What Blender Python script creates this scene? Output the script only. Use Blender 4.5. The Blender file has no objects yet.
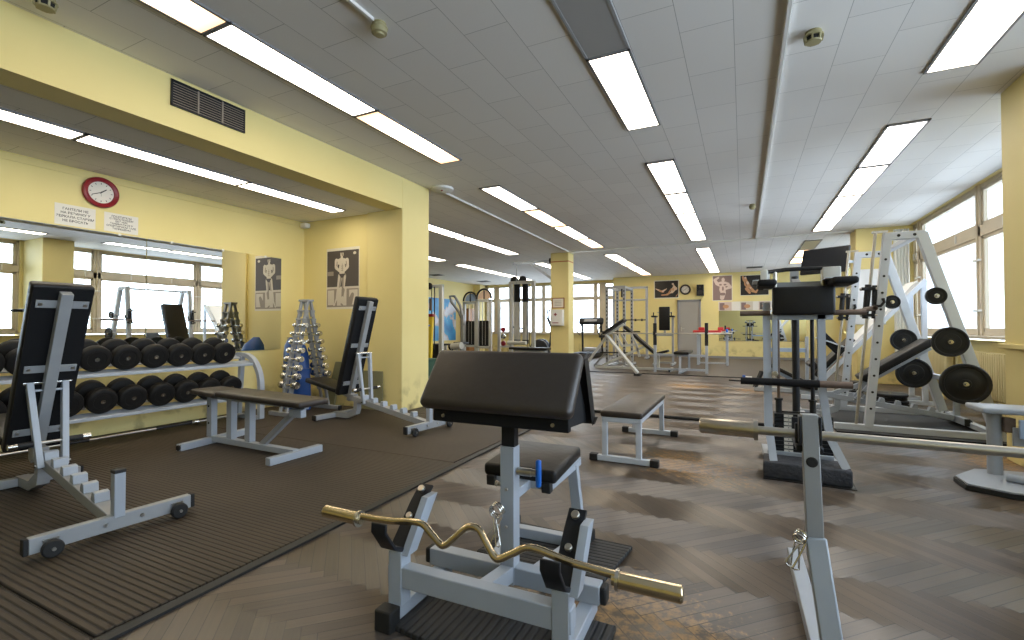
EXPOSURE = 0.42
SKY = 7.5
import bpy, bmesh, math, random
from mathutils import Vector, Matrix, Euler
random.seed(7)
SC = bpy.context.scene
COL = SC.collection
V = Vector
PI = math.pi

# ---------------------------------------------------------------- materials
def new_mat(name):
    m = bpy.data.materials.new(name); m.use_nodes = True
    nt = m.node_tree
    return m, nt, nt.nodes['Principled BSDF'], nt.nodes, nt.links

def simple(name, col, rough=.5, metal=0., spec=.5, var=0., vscale=6., bump=0., bscale=80.):
    m, nt, p, N, L = new_mat(name)
    p.inputs['Base Color'].default_value = (*col, 1)
    p.inputs['Roughness'].default_value = rough
    p.inputs['Metallic'].default_value = metal
    p.inputs['Specular IOR Level'].default_value = spec
    tc = N.new('ShaderNodeTexCoord')
    if var:
        no = N.new('ShaderNodeTexNoise'); no.inputs['Scale'].default_value = vscale; no.inputs['Detail'].default_value = 5
        L.new(tc.outputs['Object'], no.inputs['Vector'])
        mx = N.new('ShaderNodeMix'); mx.data_type = 'RGBA'
        mx.inputs['A'].default_value = (*[c*(1-var) for c in col], 1)
        mx.inputs['B'].default_value = (*[min(1, c*(1+var)) for c in col], 1)
        L.new(no.outputs['Fac'], mx.inputs['Factor'])
        L.new(mx.outputs['Result'], p.inputs['Base Color'])
    if bump:
        n2 = N.new('ShaderNodeTexNoise'); n2.inputs['Scale'].default_value = bscale; n2.inputs['Detail'].default_value = 4
        L.new(tc.outputs['Object'], n2.inputs['Vector'])
        b = N.new('ShaderNodeBump'); b.inputs['Strength'].default_value = bump; b.inputs['Distance'].default_value = .01
        L.new(n2.outputs['Fac'], b.inputs['Height']); L.new(b.outputs['Normal'], p.inputs['Normal'])
    return m

M = {}
M['paint'] = simple('blue grey enamel', (.37, .405, .455), .38, 0, .5, .08, 9)
M['white_paint'] = simple('pale enamel', (.55, .59, .645), .38, 0, .5, .06, 9)
M['grey_paint'] = simple('dull grey enamel', (.31, .32, .33), .42, 0, .5, .10, 9)
M['cream_paint'] = simple('light machine enamel', (.52, .52, .48), .45, 0, .5, .06, 9)
M['dark_paint'] = simple('dark steel', (.016, .0165, .019), .45, 0, .3)
M['vinyl'] = simple('black vinyl', (.012, .011, .0105), .42, 0, .28, .25, 5, .25, 14)
M['vinyl_brown'] = simple('worn brown black vinyl', (.034, .026, .021), .42, 0, .5, .25, 4, .3, 12)
M['vinyl_under'] = simple('black pad backing', (.008, .008, .009), .7, 0, .25)
M['rubber'] = simple('black rubber', (.014, .014, .014), .6, 0, .4, .2, 20)
M['plate'] = simple('black plate rubber', (.013, .014, .016), .5, 0, .3, .2, 20)
M['dbell'] = simple('black dumbbell rubber', (.010, .009, .008), .58, 0, .22, .3, 15)
M['chrome'] = simple('chrome', (.60, .585, .55), .20, 1.)
M['steel'] = simple('worn steel', (.50, .47, .42), .33, 1., .5, .15, 30)
M['brass'] = simple('yellowed steel', (.64, .54, .37), .22, 1., .5, .15, 12)
M['sleeve'] = simple('dull yellowed sleeve', (.56, .50, .41), .34, 1., .5, .18, 25)
M['rust'] = simple('rusty tube', (.16, .115, .09), .55, .4, .5, .3, 30)
M['red'] = simple('red plastic', (.24, .006, .014), .35)
M['red_pad'] = simple('red vinyl', (.55, .03, .03), .4)
M['blue'] = simple('blue vinyl', (.016, .08, .32), .35, 0, .5, .15, 4)
M['blue_knob'] = simple('blue knob', (.01, .12, .5), .35)
M['paper'] = simple('white paper', (.74, .70, .62), .8)
M['paper_poster'] = simple('poster paper', (.72, .66, .54), .7)
M['ink'] = simple('black ink', (.02, .02, .02), .7)
M['white'] = simple('white plastic', (.75, .74, .70), .45)
M['cream'] = simple('yellowed plastic', (.36, .32, .17), .5)
M['dark_gap'] = simple('dark cavity', (.012, .012, .012), .8)
M['yellow_panel'] = simple('bright yellow', (.78, .55, .03), .45)
M['olive'] = simple('olive sheet', (.20, .19, .10), .6, 0, .4, .1, 4)
M['orange_band'] = simple('orange band', (.50, .13, .035), .5)
M['orange_wood'] = simple('orange wood', (.34, .15, .045), .5, 0, .4, .15, 4)
M['green'] = simple('dark green', (.02, .07, .04), .6)
M['door'] = simple('grey door paint', (.33, .31, .275), .5, 0, .4, .05, 2)
M['door_frame'] = simple('grey frame paint', (.24, .235, .24), .5)
M['screen'] = simple('black screen', (.006, .006, .007), .22)
M['win_frame'] = simple('cream window frame', (.60, .52, .39), .5, 0, .4, .12, 3)
M['sill'] = simple('sill paint', (.55, .48, .36), .45, 0, .4, .08, 3)
M['radiator'] = simple('yellowed radiator', (.60, .50, .25), .45, 0, .4, .05, 3)
M['curtain'] = simple('pale curtain', (.86, .86, .80), .85)
M['board'] = simple('white board', (.80, .82, .84), .4)
M['sepia_dark'] = simple('sepia print dark', (.075, .060, .050), .6)
M['sepia_mid'] = simple('sepia print mid', (.28, .23, .18), .6)
M['sepia_light'] = simple('sepia print light', (.60, .53, .42), .6)
M['print_black'] = simple('print black', (.012, .010, .009), .45)
M['print_skin'] = simple('print skin tone', (.50, .25, .12), .5)
M['print_skin_pale'] = simple('print pale skin', (.62, .45, .33), .5)
M['mauve'] = simple('print mauve', (.22, .145, .13), .5)
M['mauve_light'] = simple('print mauve light', (.58, .45, .38), .5)
M['mat_edge'] = simple('black mat edge', (.012, .012, .012), .6)
M['foam_step'] = simple('rough grey black rubber', (.05, .052, .06), .75, 0, .3, .5, 30, 1., 45)
M['lino'] = simple('brown back matting', (.075, .057, .041), .55, 0, .4, .15, 1.5)
M['board_blue'] = simple('pale blue pad', (.35, .46, .65), .5)

def mat_wall():
    m, nt, p, N, L = new_mat('yellow wall paint')
    tc = N.new('ShaderNodeTexCoord')
    n1 = N.new('ShaderNodeTexNoise'); n1.inputs['Scale'].default_value = .7; n1.inputs['Detail'].default_value = 6
    L.new(tc.outputs['Object'], n1.inputs['Vector'])
    r = N.new('ShaderNodeValToRGB'); e = r.color_ramp.elements
    e[0].position = .3; e[0].color = (.735, .61, .255, 1); e[1].position = .7; e[1].color = (.79, .67, .30, 1)
    L.new(n1.outputs['Fac'], r.inputs['Fac'])
    # scuffs close to the floor
    sx = N.new('ShaderNodeSeparateXYZ'); L.new(tc.outputs['Object'], sx.inputs[0])
    n2 = N.new('ShaderNodeTexNoise'); n2.inputs['Scale'].default_value = 5; n2.inputs['Detail'].default_value = 8
    L.new(tc.outputs['Object'], n2.inputs['Vector'])
    mr = N.new('ShaderNodeMapRange'); mr.inputs['From Min'].default_value = .5; mr.inputs['From Max'].default_value = .02
    L.new(sx.outputs['Z'], mr.inputs['Value'])
    mr2 = N.new('ShaderNodeMapRange'); mr2.inputs['From Min'].default_value = .5; mr2.inputs['From Max'].default_value = .72
    L.new(n2.outputs['Fac'], mr2.inputs['Value'])
    mu = N.new('ShaderNodeMath'); mu.operation = 'MULTIPLY'
    L.new(mr.outputs[0], mu.inputs[0]); L.new(mr2.outputs[0], mu.inputs[1])
    mx = N.new('ShaderNodeMix'); mx.data_type = 'RGBA'
    L.new(mu.outputs[0], mx.inputs['Factor']); L.new(r.outputs['Color'], mx.inputs['A'])
    mx.inputs['B'].default_value = (.25, .19, .09, 1)
    L.new(mx.outputs['Result'], p.inputs['Base Color'])
    p.inputs['Roughness'].default_value = .6
    p.inputs['Specular IOR Level'].default_value = .3
    return m
M['wall'] = mat_wall()

def mat_ceiling():
    m, nt, p, N, L = new_mat('ceiling tiles')
    tc = N.new('ShaderNodeTexCoord')
    sx = N.new('ShaderNodeSeparateXYZ'); L.new(tc.outputs['Object'], sx.inputs[0])
    cx = N.new('ShaderNodeCombineXYZ')
    a = N.new('ShaderNodeMath'); a.operation = 'ADD'; a.inputs[1].default_value = .04 + 33*.33
    L.new(sx.outputs['X'], a.inputs[0])
    a2 = N.new('ShaderNodeMath'); a2.operation = 'ADD'; a2.inputs[1].default_value = 10
    L.new(sx.outputs['Y'], a2.inputs[0])
    L.new(a2.outputs[0], cx.inputs['X']); L.new(a.outputs[0], cx.inputs['Y'])
    b = N.new('ShaderNodeTexBrick')
    b.inputs['Scale'].default_value = 1
    b.inputs['Brick Width'].default_value = .62; b.inputs['Row Height'].default_value = .33
    b.inputs['Mortar Size'].default_value = .0022; b.inputs['Mortar Smooth'].default_value = .3
    b.inputs['Color1'].default_value = (.79, .77, .745, 1); b.inputs['Color2'].default_value = (.83, .81, .785, 1)
    b.inputs['Mortar'].default_value = (.40, .39, .375, 1)
    L.new(cx.outputs[0], b.inputs['Vector'])
    n = N.new('ShaderNodeTexNoise'); n.inputs['Scale'].default_value = 60; n.inputs['Detail'].default_value = 3
    L.new(tc.outputs['Object'], n.inputs['Vector'])
    bp = N.new('ShaderNodeBump'); bp.inputs['Strength'].default_value = .15; bp.inputs['Distance'].default_value = .004
    L.new(n.outputs['Fac'], bp.inputs['Height']); L.new(bp.outputs['Normal'], p.inputs['Normal'])
    L.new(b.outputs['Color'], p.inputs['Base Color'])
    p.inputs['Roughness'].default_value = .85; p.inputs['Specular IOR Level'].default_value = .2
    return m
M['ceiling'] = mat_ceiling()

def mth(N, L, op, a, b=None):
    n = N.new('ShaderNodeMath'); n.operation = op
    for i, x in ((0, a), (1, b)):
        if x is None: continue
        if isinstance(x, (int, float)): n.inputs[i].default_value = x
        else: L.new(x, n.inputs[i])
    return n.outputs[0]

def mat_parquet():
    m, nt, p, N, L = new_mat('worn herringbone parquet')
    tc = N.new('ShaderNodeTexCoord')
    sx = N.new('ShaderNodeSeparateXYZ'); L.new(tc.outputs['Object'], sx.inputs[0])
    w, n = .058, 8
    k = 1/(math.sqrt(2)*w)
    xp = mth(N, L, 'ADD', mth(N, L, 'MULTIPLY', mth(N, L, 'ADD', sx.outputs['X'], sx.outputs['Y']), k), 1.8)
    yp = mth(N, L, 'MULTIPLY', mth(N, L, 'SUBTRACT', sx.outputs['X'], sx.outputs['Y']), k)
    i = mth(N, L, 'FLOOR', xp); j = mth(N, L, 'FLOOR', yp)
    q = mth(N, L, 'DIVIDE', mth(N, L, 'SUBTRACT', i, j), 2.*n)
    qf = mth(N, L, 'FLOOR', q)
    md = mth(N, L, 'MULTIPLY', mth(N, L, 'SUBTRACT', q, qf), 2.*n)
    vert = mth(N, L, 'GREATER_THAN', md, n-.5)
    # plank identity
    def mixv(a, b):
        mx = N.new('ShaderNodeMix'); L.new(vert, mx.inputs['Factor'])
        for s, x in (('A', a), ('B', b)): L.new(x, mx.inputs[s])
        return mx.outputs['Result']
    ida = mixv(qf, i); idb = mixv(j, qf)
    cv = N.new('ShaderNodeCombineXYZ'); L.new(ida, cv.inputs[0]); L.new(idb, cv.inputs[1]); L.new(vert, cv.inputs[2])
    wn = N.new('ShaderNodeTexWhiteNoise'); wn.noise_dimensions = '3D'; L.new(cv.outputs[0], wn.inputs['Vector'])
    rnd = wn.outputs['Value']
    # coordinates along and across the plank
    along = mixv(xp, yp); across = mixv(yp, xp)
    gv = N.new('ShaderNodeCombineXYZ')
    L.new(mth(N, L, 'MULTIPLY', along, .12), gv.inputs[0]); L.new(mth(N, L, 'MULTIPLY', across, 2.6), gv.inputs[1])
    L.new(mth(N, L, 'MULTIPLY', rnd, 37.), gv.inputs[2])
    gr = N.new('ShaderNodeTexNoise'); gr.inputs['Scale'].default_value = 1.6; gr.inputs['Detail'].default_value = 5
    L.new(gv.outputs[0], gr.inputs['Vector'])
    # seams
    fr = mth(N, L, 'FRACT', across)
    edge = mth(N, L, 'MINIMUM', fr, mth(N, L, 'SUBTRACT', 1., fr))
    # ends: horizontal plank start where md in [0,1) at frac; use distance to the plank end
    la = mixv(mth(N, L, 'ADD', md, mth(N, L, 'FRACT', xp)), mth(N, L, 'SUBTRACT', mth(N, L, 'SUBTRACT', 2.*n, md), mth(N, L, 'SUBTRACT', 1., mth(N, L, 'FRACT', yp))))
    eend = mth(N, L, 'MINIMUM', la, mth(N, L, 'SUBTRACT', float(n), la))
    seam = mth(N, L, 'LESS_THAN', mth(N, L, 'MINIMUM', edge, eend), .034)
    tone = mth(N, L, 'ADD', mth(N, L, 'MULTIPLY', rnd, .40), mth(N, L, 'MULTIPLY', gr.outputs['Fac'], .60))
    tone = mth(N, L, 'SUBTRACT', tone, mth(N, L, 'MULTIPLY', vert, .13))  # one board direction darkened: its weaker sheen is put into the colour
    r = N.new('ShaderNodeValToRGB'); e = r.color_ramp.elements
    e[0].position = .12; e[0].color = (.034, .022, .014, 1); e[1].position = .85; e[1].color = (.145, .107, .075, 1)
    L.new(tone, r.inputs['Fac'])
    # worn patches where the varnish is gone
    n1 = N.new('ShaderNodeTexNoise'); n1.inputs['Scale'].default_value = 1.3; n1.inputs['Detail'].default_value = 3
    L.new(tc.outputs['Object'], n1.inputs['Vector'])
    n2 = N.new('ShaderNodeTexNoise'); n2.inputs['Scale'].default_value = 26; n2.inputs['Detail'].default_value = 6; n2.inputs['Roughness'].default_value = .7
    L.new(tc.outputs['Object'], n2.inputs['Vector'])
    spots = None
    for (sx_, sy_, ra) in ((-.35, 1.75, .75), (-.35, 4.1, .9), (-.9, 9.6, 1.1), (.2, 9.2, .8), (1.9, 5.2, .6)):
        vd = N.new('ShaderNodeVectorMath'); vd.operation = 'DISTANCE'; vd.inputs[1].default_value = (sx_, sy_, 0)
        L.new(tc.outputs['Object'], vd.inputs[0])
        mr = N.new('ShaderNodeMapRange'); mr.inputs['From Min'].default_value = ra; mr.inputs['From Max'].default_value = ra*.25
        L.new(vd.outputs['Value'], mr.inputs['Value'])
        spots = mr.outputs[0] if spots is None else mth(N, L, 'MAXIMUM', spots, mr.outputs[0])
    wsum = mth(N, L, 'ADD', mth(N, L, 'MULTIPLY', n2.outputs['Fac'], .55), mth(N, L, 'MULTIPLY', n1.outputs['Fac'], .35))
    wsum = mth(N, L, 'ADD', wsum, mth(N, L, 'MULTIPLY', spots, .215))
    mr = N.new('ShaderNodeMapRange'); mr.inputs['From Min'].default_value = .60; mr.inputs['From Max'].default_value = .70
    L.new(wsum, mr.inputs['Value'])
    mx = N.new('ShaderNodeMix'); mx.data_type = 'RGBA'
    L.new(mth(N, L, 'MULTIPLY', mr.outputs[0], .72), mx.inputs['Factor']); L.new(r.outputs['Color'], mx.inputs['A'])
    mx.inputs['B'].default_value = (.46, .27, .11, 1)
    mx2 = N.new('ShaderNodeMix'); mx2.data_type = 'RGBA'
    L.new(mth(N, L, 'MULTIPLY', seam, .85), mx2.inputs['Factor']); L.new(mx.outputs['Result'], mx2.inputs['A'])
    mx2.inputs['B'].default_value = (.012, .010, .008, 1)
    L.new(mx2.outputs['Result'], p.inputs['Base Color'])
    rr = mth(N, L, 'ADD', .25, mth(N, L, 'MULTIPLY', gr.outputs['Fac'], .25))
    L.new(mth(N, L, 'ADD', rr, mth(N, L, 'MULTIPLY', mr.outputs[0], .2)), p.inputs['Roughness'])
    # every board lies a little out of level and the two directions shine differently
    h = mth(N, L, 'ADD', mth(N, L, 'MULTIPLY', gr.outputs['Fac'], .5), mth(N, L, 'MULTIPLY', seam, -.6))
    cup = mth(N, L, 'MULTIPLY', mth(N, L, 'MULTIPLY', fr, rnd), .7)
    bp = N.new('ShaderNodeBump'); bp.inputs['Strength'].default_value = .35; bp.inputs['Distance'].default_value = .004
    L.new(mth(N, L, 'ADD', h, cup), bp.inputs['Height']); L.new(bp.outputs['Normal'], p.inputs['Normal'])
    p.inputs['Anisotropic'].default_value = 1.
    tg = N.new('ShaderNodeCombineXYZ')
    s = math.sqrt(.5)
    tg.inputs[0].default_value = s
    L.new(mth(N, L, 'SUBTRACT', mth(N, L, 'MULTIPLY', vert, 2*s), s), tg.inputs[1])
    L.new(tg.outputs[0], p.inputs['Tangent'])
    p.inputs['Specular IOR Level'].default_value = .85
    return m
M['parquet'] = mat_parquet()

def mat_ribbed(name, c0, c1, axis='Y', pitch=.028):
    m, nt, p, N, L = new_mat(name)
    tc = N.new('ShaderNodeTexCoord')
    sx = N.new('ShaderNodeSeparateXYZ'); L.new(tc.outputs['Object'], sx.inputs[0])
    f = mth(N, L, 'FRACT', mth(N, L, 'DIVIDE', sx.outputs[axis], pitch))
    tri = mth(N, L, 'ABSOLUTE', mth(N, L, 'SUBTRACT', f, .5))
    hgt = mth(N, L, 'MINIMUM', mth(N, L, 'MULTIPLY', tri, 4.), 1.)
    n = N.new('ShaderNodeTexNoise'); n.inputs['Scale'].default_value = 1.6; n.inputs['Detail'].default_value = 7
    L.new(tc.outputs['Object'], n.inputs['Vector'])
    mx = N.new('ShaderNodeMix'); mx.data_type = 'RGBA'
    L.new(mth(N, L, 'MULTIPLY', hgt, mth(N, L, 'ADD', .25, n.outputs['Fac'])), mx.inputs['Factor'])
    mx.inputs['A'].default_value = (*c0, 1); mx.inputs['B'].default_value = (*c1, 1)
    L.new(mx.outputs['Result'], p.inputs['Base Color'])
    bp = N.new('ShaderNodeBump'); bp.inputs['Strength'].default_value = .8; bp.inputs['Distance'].default_value = .006
    L.new(hgt, bp.inputs['Height']); L.new(bp.outputs['Normal'], p.inputs['Normal'])
    p.inputs['Roughness'].default_value = .62; p.inputs['Specular IOR Level'].default_value = .35
    return m
M['ribbed'] = mat_ribbed('ribbed brown rubber', (.012, .009, .007), (.074, .053, .034), 'Y', .030)
M['ribbed_black'] = mat_ribbed('ribbed black rubber', (.008, .008, .008), (.045, .044, .043), 'X', .030)
M['ribbed_black_y'] = mat_ribbed('ribbed black rubber crosswise', (.008, .008, .008), (.045, .044, .043), 'Y', .030)

def mat_emit(name, col, k, warm_ends=0.):
    m = bpy.data.materials.new(name); m.use_nodes = True
    nt = m.node_tree; N, L = nt.nodes, nt.links
    N.remove(N['Principled BSDF'])
    em = N.new('ShaderNodeEmission'); em.inputs['Strength'].default_value = k
    em.inputs['Color'].default_value = (*col, 1)
    L.new(em.outputs[0], N['Material Output'].inputs[0])
    if warm_ends:
        tc = N.new('ShaderNodeTexCoord'); sx = N.new('ShaderNodeSeparateXYZ'); L.new(tc.outputs['Generated'], sx.inputs[0])
        d = mth(N, L, 'ABSOLUTE', mth(N, L, 'SUBTRACT', sx.outputs['Y'], .5))
        mr = N.new('ShaderNodeMapRange'); mr.inputs['From Min'].default_value = .2; mr.inputs['From Max'].default_value = .5
        L.new(d, mr.inputs['Value'])
        mx = N.new('ShaderNodeMix'); mx.data_type = 'RGBA'; L.new(mr.outputs[0], mx.inputs['Factor'])
        mx.inputs['A'].default_value = (*col, 1); mx.inputs['B'].default_value = (col[0]*.85, col[1]*.62, col[2]*.45, 1)
        L.new(mx.outputs['Result'], em.inputs['Color'])
        L.new(mth(N, L, 'MULTIPLY', k, mth(N, L, 'SUBTRACT', 1., mth(N, L, 'MULTIPLY', mr.outputs[0], warm_ends))), em.inputs['Strength'])
    return m
M['lamp'] = mat_emit('lit ceiling panel', (1., .89, .74), 9.0)
M['lamp_warm'] = mat_emit('ageing lit ceiling panel', (1., .80, .55), 6.0, .62)
M['lamp_cool'] = mat_emit('cool lit ceiling panel', (.98, .95, .92), 8.0)
M['lamp_bright'] = mat_emit('strong lit ceiling panel', (1., .89, .72), 11.)
M['lamp_off'] = simple('unlit diffuser', (.36, .36, .355), .35)
M['lamp_off_yellow'] = simple('unlit yellowed diffuser', (.36, .31, .20), .4)

def mat_mirror():
    m, nt, p, N, L = new_mat('mirror silver')
    p.inputs['Base Color'].default_value = (.86, .88, .86, 1); p.inputs['Metallic'].default_value = 1; p.inputs['Roughness'].default_value = .0
    return m
M['mirror'] = mat_mirror()

def mat_glass():
    m = bpy.data.materials.new('window glass'); m.use_nodes = True
    nt = m.node_tree; N, L = nt.nodes, nt.links
    N.remove(N['Principled BSDF'])
    t = N.new('ShaderNodeBsdfTransparent'); g = N.new('ShaderNodeBsdfGlossy'); g.inputs['Roughness'].default_value = .02
    fz = N.new('ShaderNodeFresnel'); fz.inputs['IOR'].default_value = 1.45
    mx = N.new('ShaderNodeMixShader'); L.new(mth(N, L, 'MULTIPLY', fz.outputs[0], .8), mx.inputs[0])
    L.new(t.outputs[0], mx.inputs[1]); L.new(g.outputs[0], mx.inputs[2]); L.new(mx.outputs[0], N['Material Output'].inputs[0])
    return m
M['glass'] = mat_glass()

def mat_map():
    m, nt, p, N, L = new_mat('blue map print')
    tc = N.new('ShaderNodeTexCoord')
    n = N.new('ShaderNodeTexNoise'); n.inputs['Scale'].default_value = 1.5; n.inputs['Detail'].default_value = 6
    L.new(tc.outputs['Object'], n.inputs['Vector'])
    r = N.new('ShaderNodeValToRGB'); e = r.color_ramp.elements
    e[0].position = .30; e[0].color = (.02, .16, .42, 1); e[1].position = .53; e[1].color = (.06, .36, .62, 1)
    for pos, c in ((.56, (.55, .45, .42, 1)), (.62, (.62, .66, .72, 1)), (.75, (.70, .72, .76, 1))):
        x = e.new(pos); x.color = c
    L.new(n.outputs['Fac'], r.inputs['Fac']); L.new(r.outputs['Color'], p.inputs['Base Color'])
    p.inputs['Roughness'].default_value = .5
    return m
M['map'] = mat_map()

# ---------------------------------------------------------------- mesh builder
def frame(d, up=(0, 0, 1)):
    d = V(d).normalized(); up = V(up)
    if abs(d.dot(up.normalized())) > .995: up = V((0, 1, 0)) if abs(d.y) < .9 else V((1, 0, 0))
    s = d.cross(up).normalized(); u = s.cross(d).normalized()
    return d, s, u

class MB:
    def __init__(self, *mats):
        self.bm = bmesh.new(); self.mats = [M[m] if isinstance(m, str) else m for m in mats]; self.mi = 0
    def use(self, i): self.mi = i; return self
    def face(self, vs, smooth=False):
        try: f = self.bm.faces.new(vs)
        except ValueError: return None
        f.material_index = self.mi; f.smooth = smooth; return f
    def poly(self, pts, smooth=False):
        self.face([self.bm.verts.new(p) for p in pts], smooth); return self
    def rings(self, rings, closed=False, caps=True, smooth=True):
        R = [[self.bm.verts.new(p) for p in r] for r in rings]
        n = len(R[0]); m = len(R)
        for a in range(m if closed else m-1):
            A, B = R[a], R[(a+1) % m]
            for k in range(n): self.face([A[k], A[(k+1) % n], B[(k+1) % n], B[k]], smooth)
        if caps and not closed:
            self.face(R[0][::-1]); self.face(R[-1])
        return self
    def box(self, c, s, rot=None):
        c = V(c); h = [x/2 for x in s]; rm = rot.to_matrix() if isinstance(rot, Euler) else (rot or Matrix.Identity(3))
        P = lambda x, y, z: c + rm @ V((x*h[0], y*h[1], z*h[2]))
        return self.rings([[P(-1, -1, z), P(1, -1, z), P(1, 1, z), P(-1, 1, z)] for z in (-1, 1)], smooth=False)
    def bb(self, a, b):
        return self.box([(x+y)/2 for x, y in zip(a, b)], [abs(x-y) for x, y in zip(a, b)])
    def bar(self, p, q, w, h=None, up=(0, 0, 1), ext=0.):
        p, q = V(p), V(q); h = h or w; d, s, u = frame(q-p, up)
        p = p-d*ext; q = q+d*ext
        R = [[o+s*w/2*a+u*h/2*b for a, b in ((-1, -1), (1, -1), (1, 1), (-1, 1))] for o in (p, q)]
        return self.rings(R, smooth=False)
    def cyl(self, p, q, r, r2=None, seg=14, caps=True):
        p, q = V(p), V(q); r2 = r if r2 is None else r2; d, s, u = frame(q-p)
        return self.rings([[o+(s*math.cos(2*PI*k/seg)+u*math.sin(2*PI*k/seg))*rr for k in range(seg)] for o, rr in ((p, r), (q, r2))], caps=caps)
    def lathe(self, p, axis, prof, seg=20):
        p = V(p); d, s, u = frame(axis)
        return self.rings([[p+d*h+(s*math.cos(2*PI*k/seg)+u*math.sin(2*PI*k/seg))*max(r, 1e-4) for k in range(seg)] for h, r in prof])
    def tube(self, pts, r, seg=10, closed=False, caps=True):
        pts = [V(p) for p in pts]; n = len(pts); tg = []
        for k in range(n):
            a = pts[(k-1) % n] if (closed or k) else pts[k]; b = pts[(k+1) % n] if (closed or k < n-1) else pts[k]
            tg.append((b-a).normalized())
        d, s, u = frame(tg[0]); R = []
        for k in range(n):
            t = tg[k]; s = (s-t*s.dot(t)).normalized(); u = s.cross(t).normalized()
            R.append([pts[k]+(s*math.cos(2*PI*i/seg)+u*math.sin(2*PI*i/seg))*r for i in range(seg)])
        return self.rings(R, closed=closed, caps=caps)
    def rtube(self, pts, w, h, nrm):
        """rectangular tube swept in the plane whose normal is nrm; w along nrm, h across"""
        pts = [V(p) for p in pts]; nrm = V(nrm).normalized(); n = len(pts); R = []
        for k in range(n):
            t = (pts[min(k+1, n-1)]-pts[max(k-1, 0)]).normalized(); o = nrm.cross(t).normalized()
            sc = 1.
            if 0 < k < n-1:
                t1 = (pts[k]-pts[k-1]).normalized(); sc = 1/max(.5, t1.dot(t))
            R.append([pts[k]+nrm*w/2*a+o*h/2*b*sc for a, b in ((-1, -1), (1, -1), (1, 1), (-1, 1))])
        return self.rings(R, smooth=False)
    def prism(self, pts, vec):
        pts = [V(p) for p in pts]; vec = V(vec)
        return self.rings([pts, [p+vec for p in pts]], smooth=False)
    def pad(self, c, s, rot=None, r=.02, seg=3):
        t = bmesh.new(); bmesh.ops.create_cube(t, size=1)
        for v in t.verts: v.co = V((v.co.x*s[0], v.co.y*s[1], v.co.z*s[2]))
        bmesh.ops.bevel(t, geom=t.edges[:], offset=r, segments=seg, profile=.5, affect='EDGES')
        rm = rot.to_matrix() if isinstance(rot, Euler) else (rot or Matrix.Identity(3))
        vm = {v: self.bm.verts.new(V(c)+rm @ v.co) for v in t.verts}
        for f in t.faces: self.face([vm[v] for v in f.verts], True)
        t.free(); return self
    def ball(self, c, r, sc=(1, 1, 1), seg=14):
        c = V(c); n = seg//2
        return self.rings([[c+V((r*sc[0]*math.sin(PI*a/n)*math.cos(2*PI*k/seg), r*sc[1]*math.sin(PI*a/n)*math.sin(2*PI*k/seg), -r*sc[2]*math.cos(PI*a/n))) for k in range(seg)]
                           for a in [.02]+list(range(1, n))+[n-.02]])
    def mesh(self, name, off=None):
        if off is not None:
            for v in self.bm.verts: v.co -= off
        bmesh.ops.recalc_face_normals(self.bm, faces=self.bm.faces[:])
        me = bpy.data.meshes.new(name); self.bm.to_mesh(me); self.bm.free(); me.set_sharp_from_angle(angle=math.radians(42))
        for m in self.mats: me.materials.append(m)
        return me

def props(o, **k):
    for a, b in k.items():
        if b: o[a] = b
    return o

def put(name, mb, parent=None, loc=None, off=None, bevel=0.):
    me = mb.mesh(name, off); o = bpy.data.objects.new(name, me); COL.objects.link(o)
    if parent: o.parent = parent
    if loc is not None: o.location = loc
    if bevel:
        b = o.modifiers.new('edge', 'BEVEL'); b.width = bevel; b.segments = 2; b.limit_method = 'ANGLE'; b.angle_limit = math.radians(40)
        b.harden_normals = False
    return o

class Thing:
    """an Empty at the base; parts given in world coordinates (world=True) or local ones"""
    def __init__(self, name, label, cat, loc=(0, 0, 0), rotz=0., group=None, world=True, scale=1.):
        self.o = bpy.data.objects.new(name, None); COL.objects.link(self.o)
        self.o.empty_display_size = .1
        self.o.location = loc; self.o.rotation_euler = (0, 0, rotz); self.loc = V(loc); self.world = world
        props(self.o, label=label, category=cat, group=group)
    def part(self, name, mb, parent=None, bevel=0., label=None, kind=None):
        o = put(name, mb, parent or self.o, off=self.loc if self.world else None, bevel=bevel)
        props(o, label=label, kind=kind)
        return o

def single(name, label, cat, mb, loc=(0, 0, 0), group=None, bevel=0.):
    loc = V(loc); o = put(name, mb, None, loc=loc, off=loc, bevel=bevel)
    return props(o, label=label, category=cat, group=group)

def struct(name, mb, parent=None, bevel=0., label=None):
    o = put(name, mb, parent, bevel=bevel)
    if parent is None: o['kind'] = 'structure'
    if label: o['label'] = label
    return o

def dup(o, loc=None, rot=None, label=None, parent=None, group=None):
    c = o.copy(); COL.objects.link(c)
    if parent: c.parent = parent
    if loc is not None: c.location = loc
    if rot is not None: c.rotation_euler = rot
    if label: c['label'] = label
    if group: c['group'] = group
    for ch in list(o.children): dup(ch, parent=c)
    return c

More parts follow.
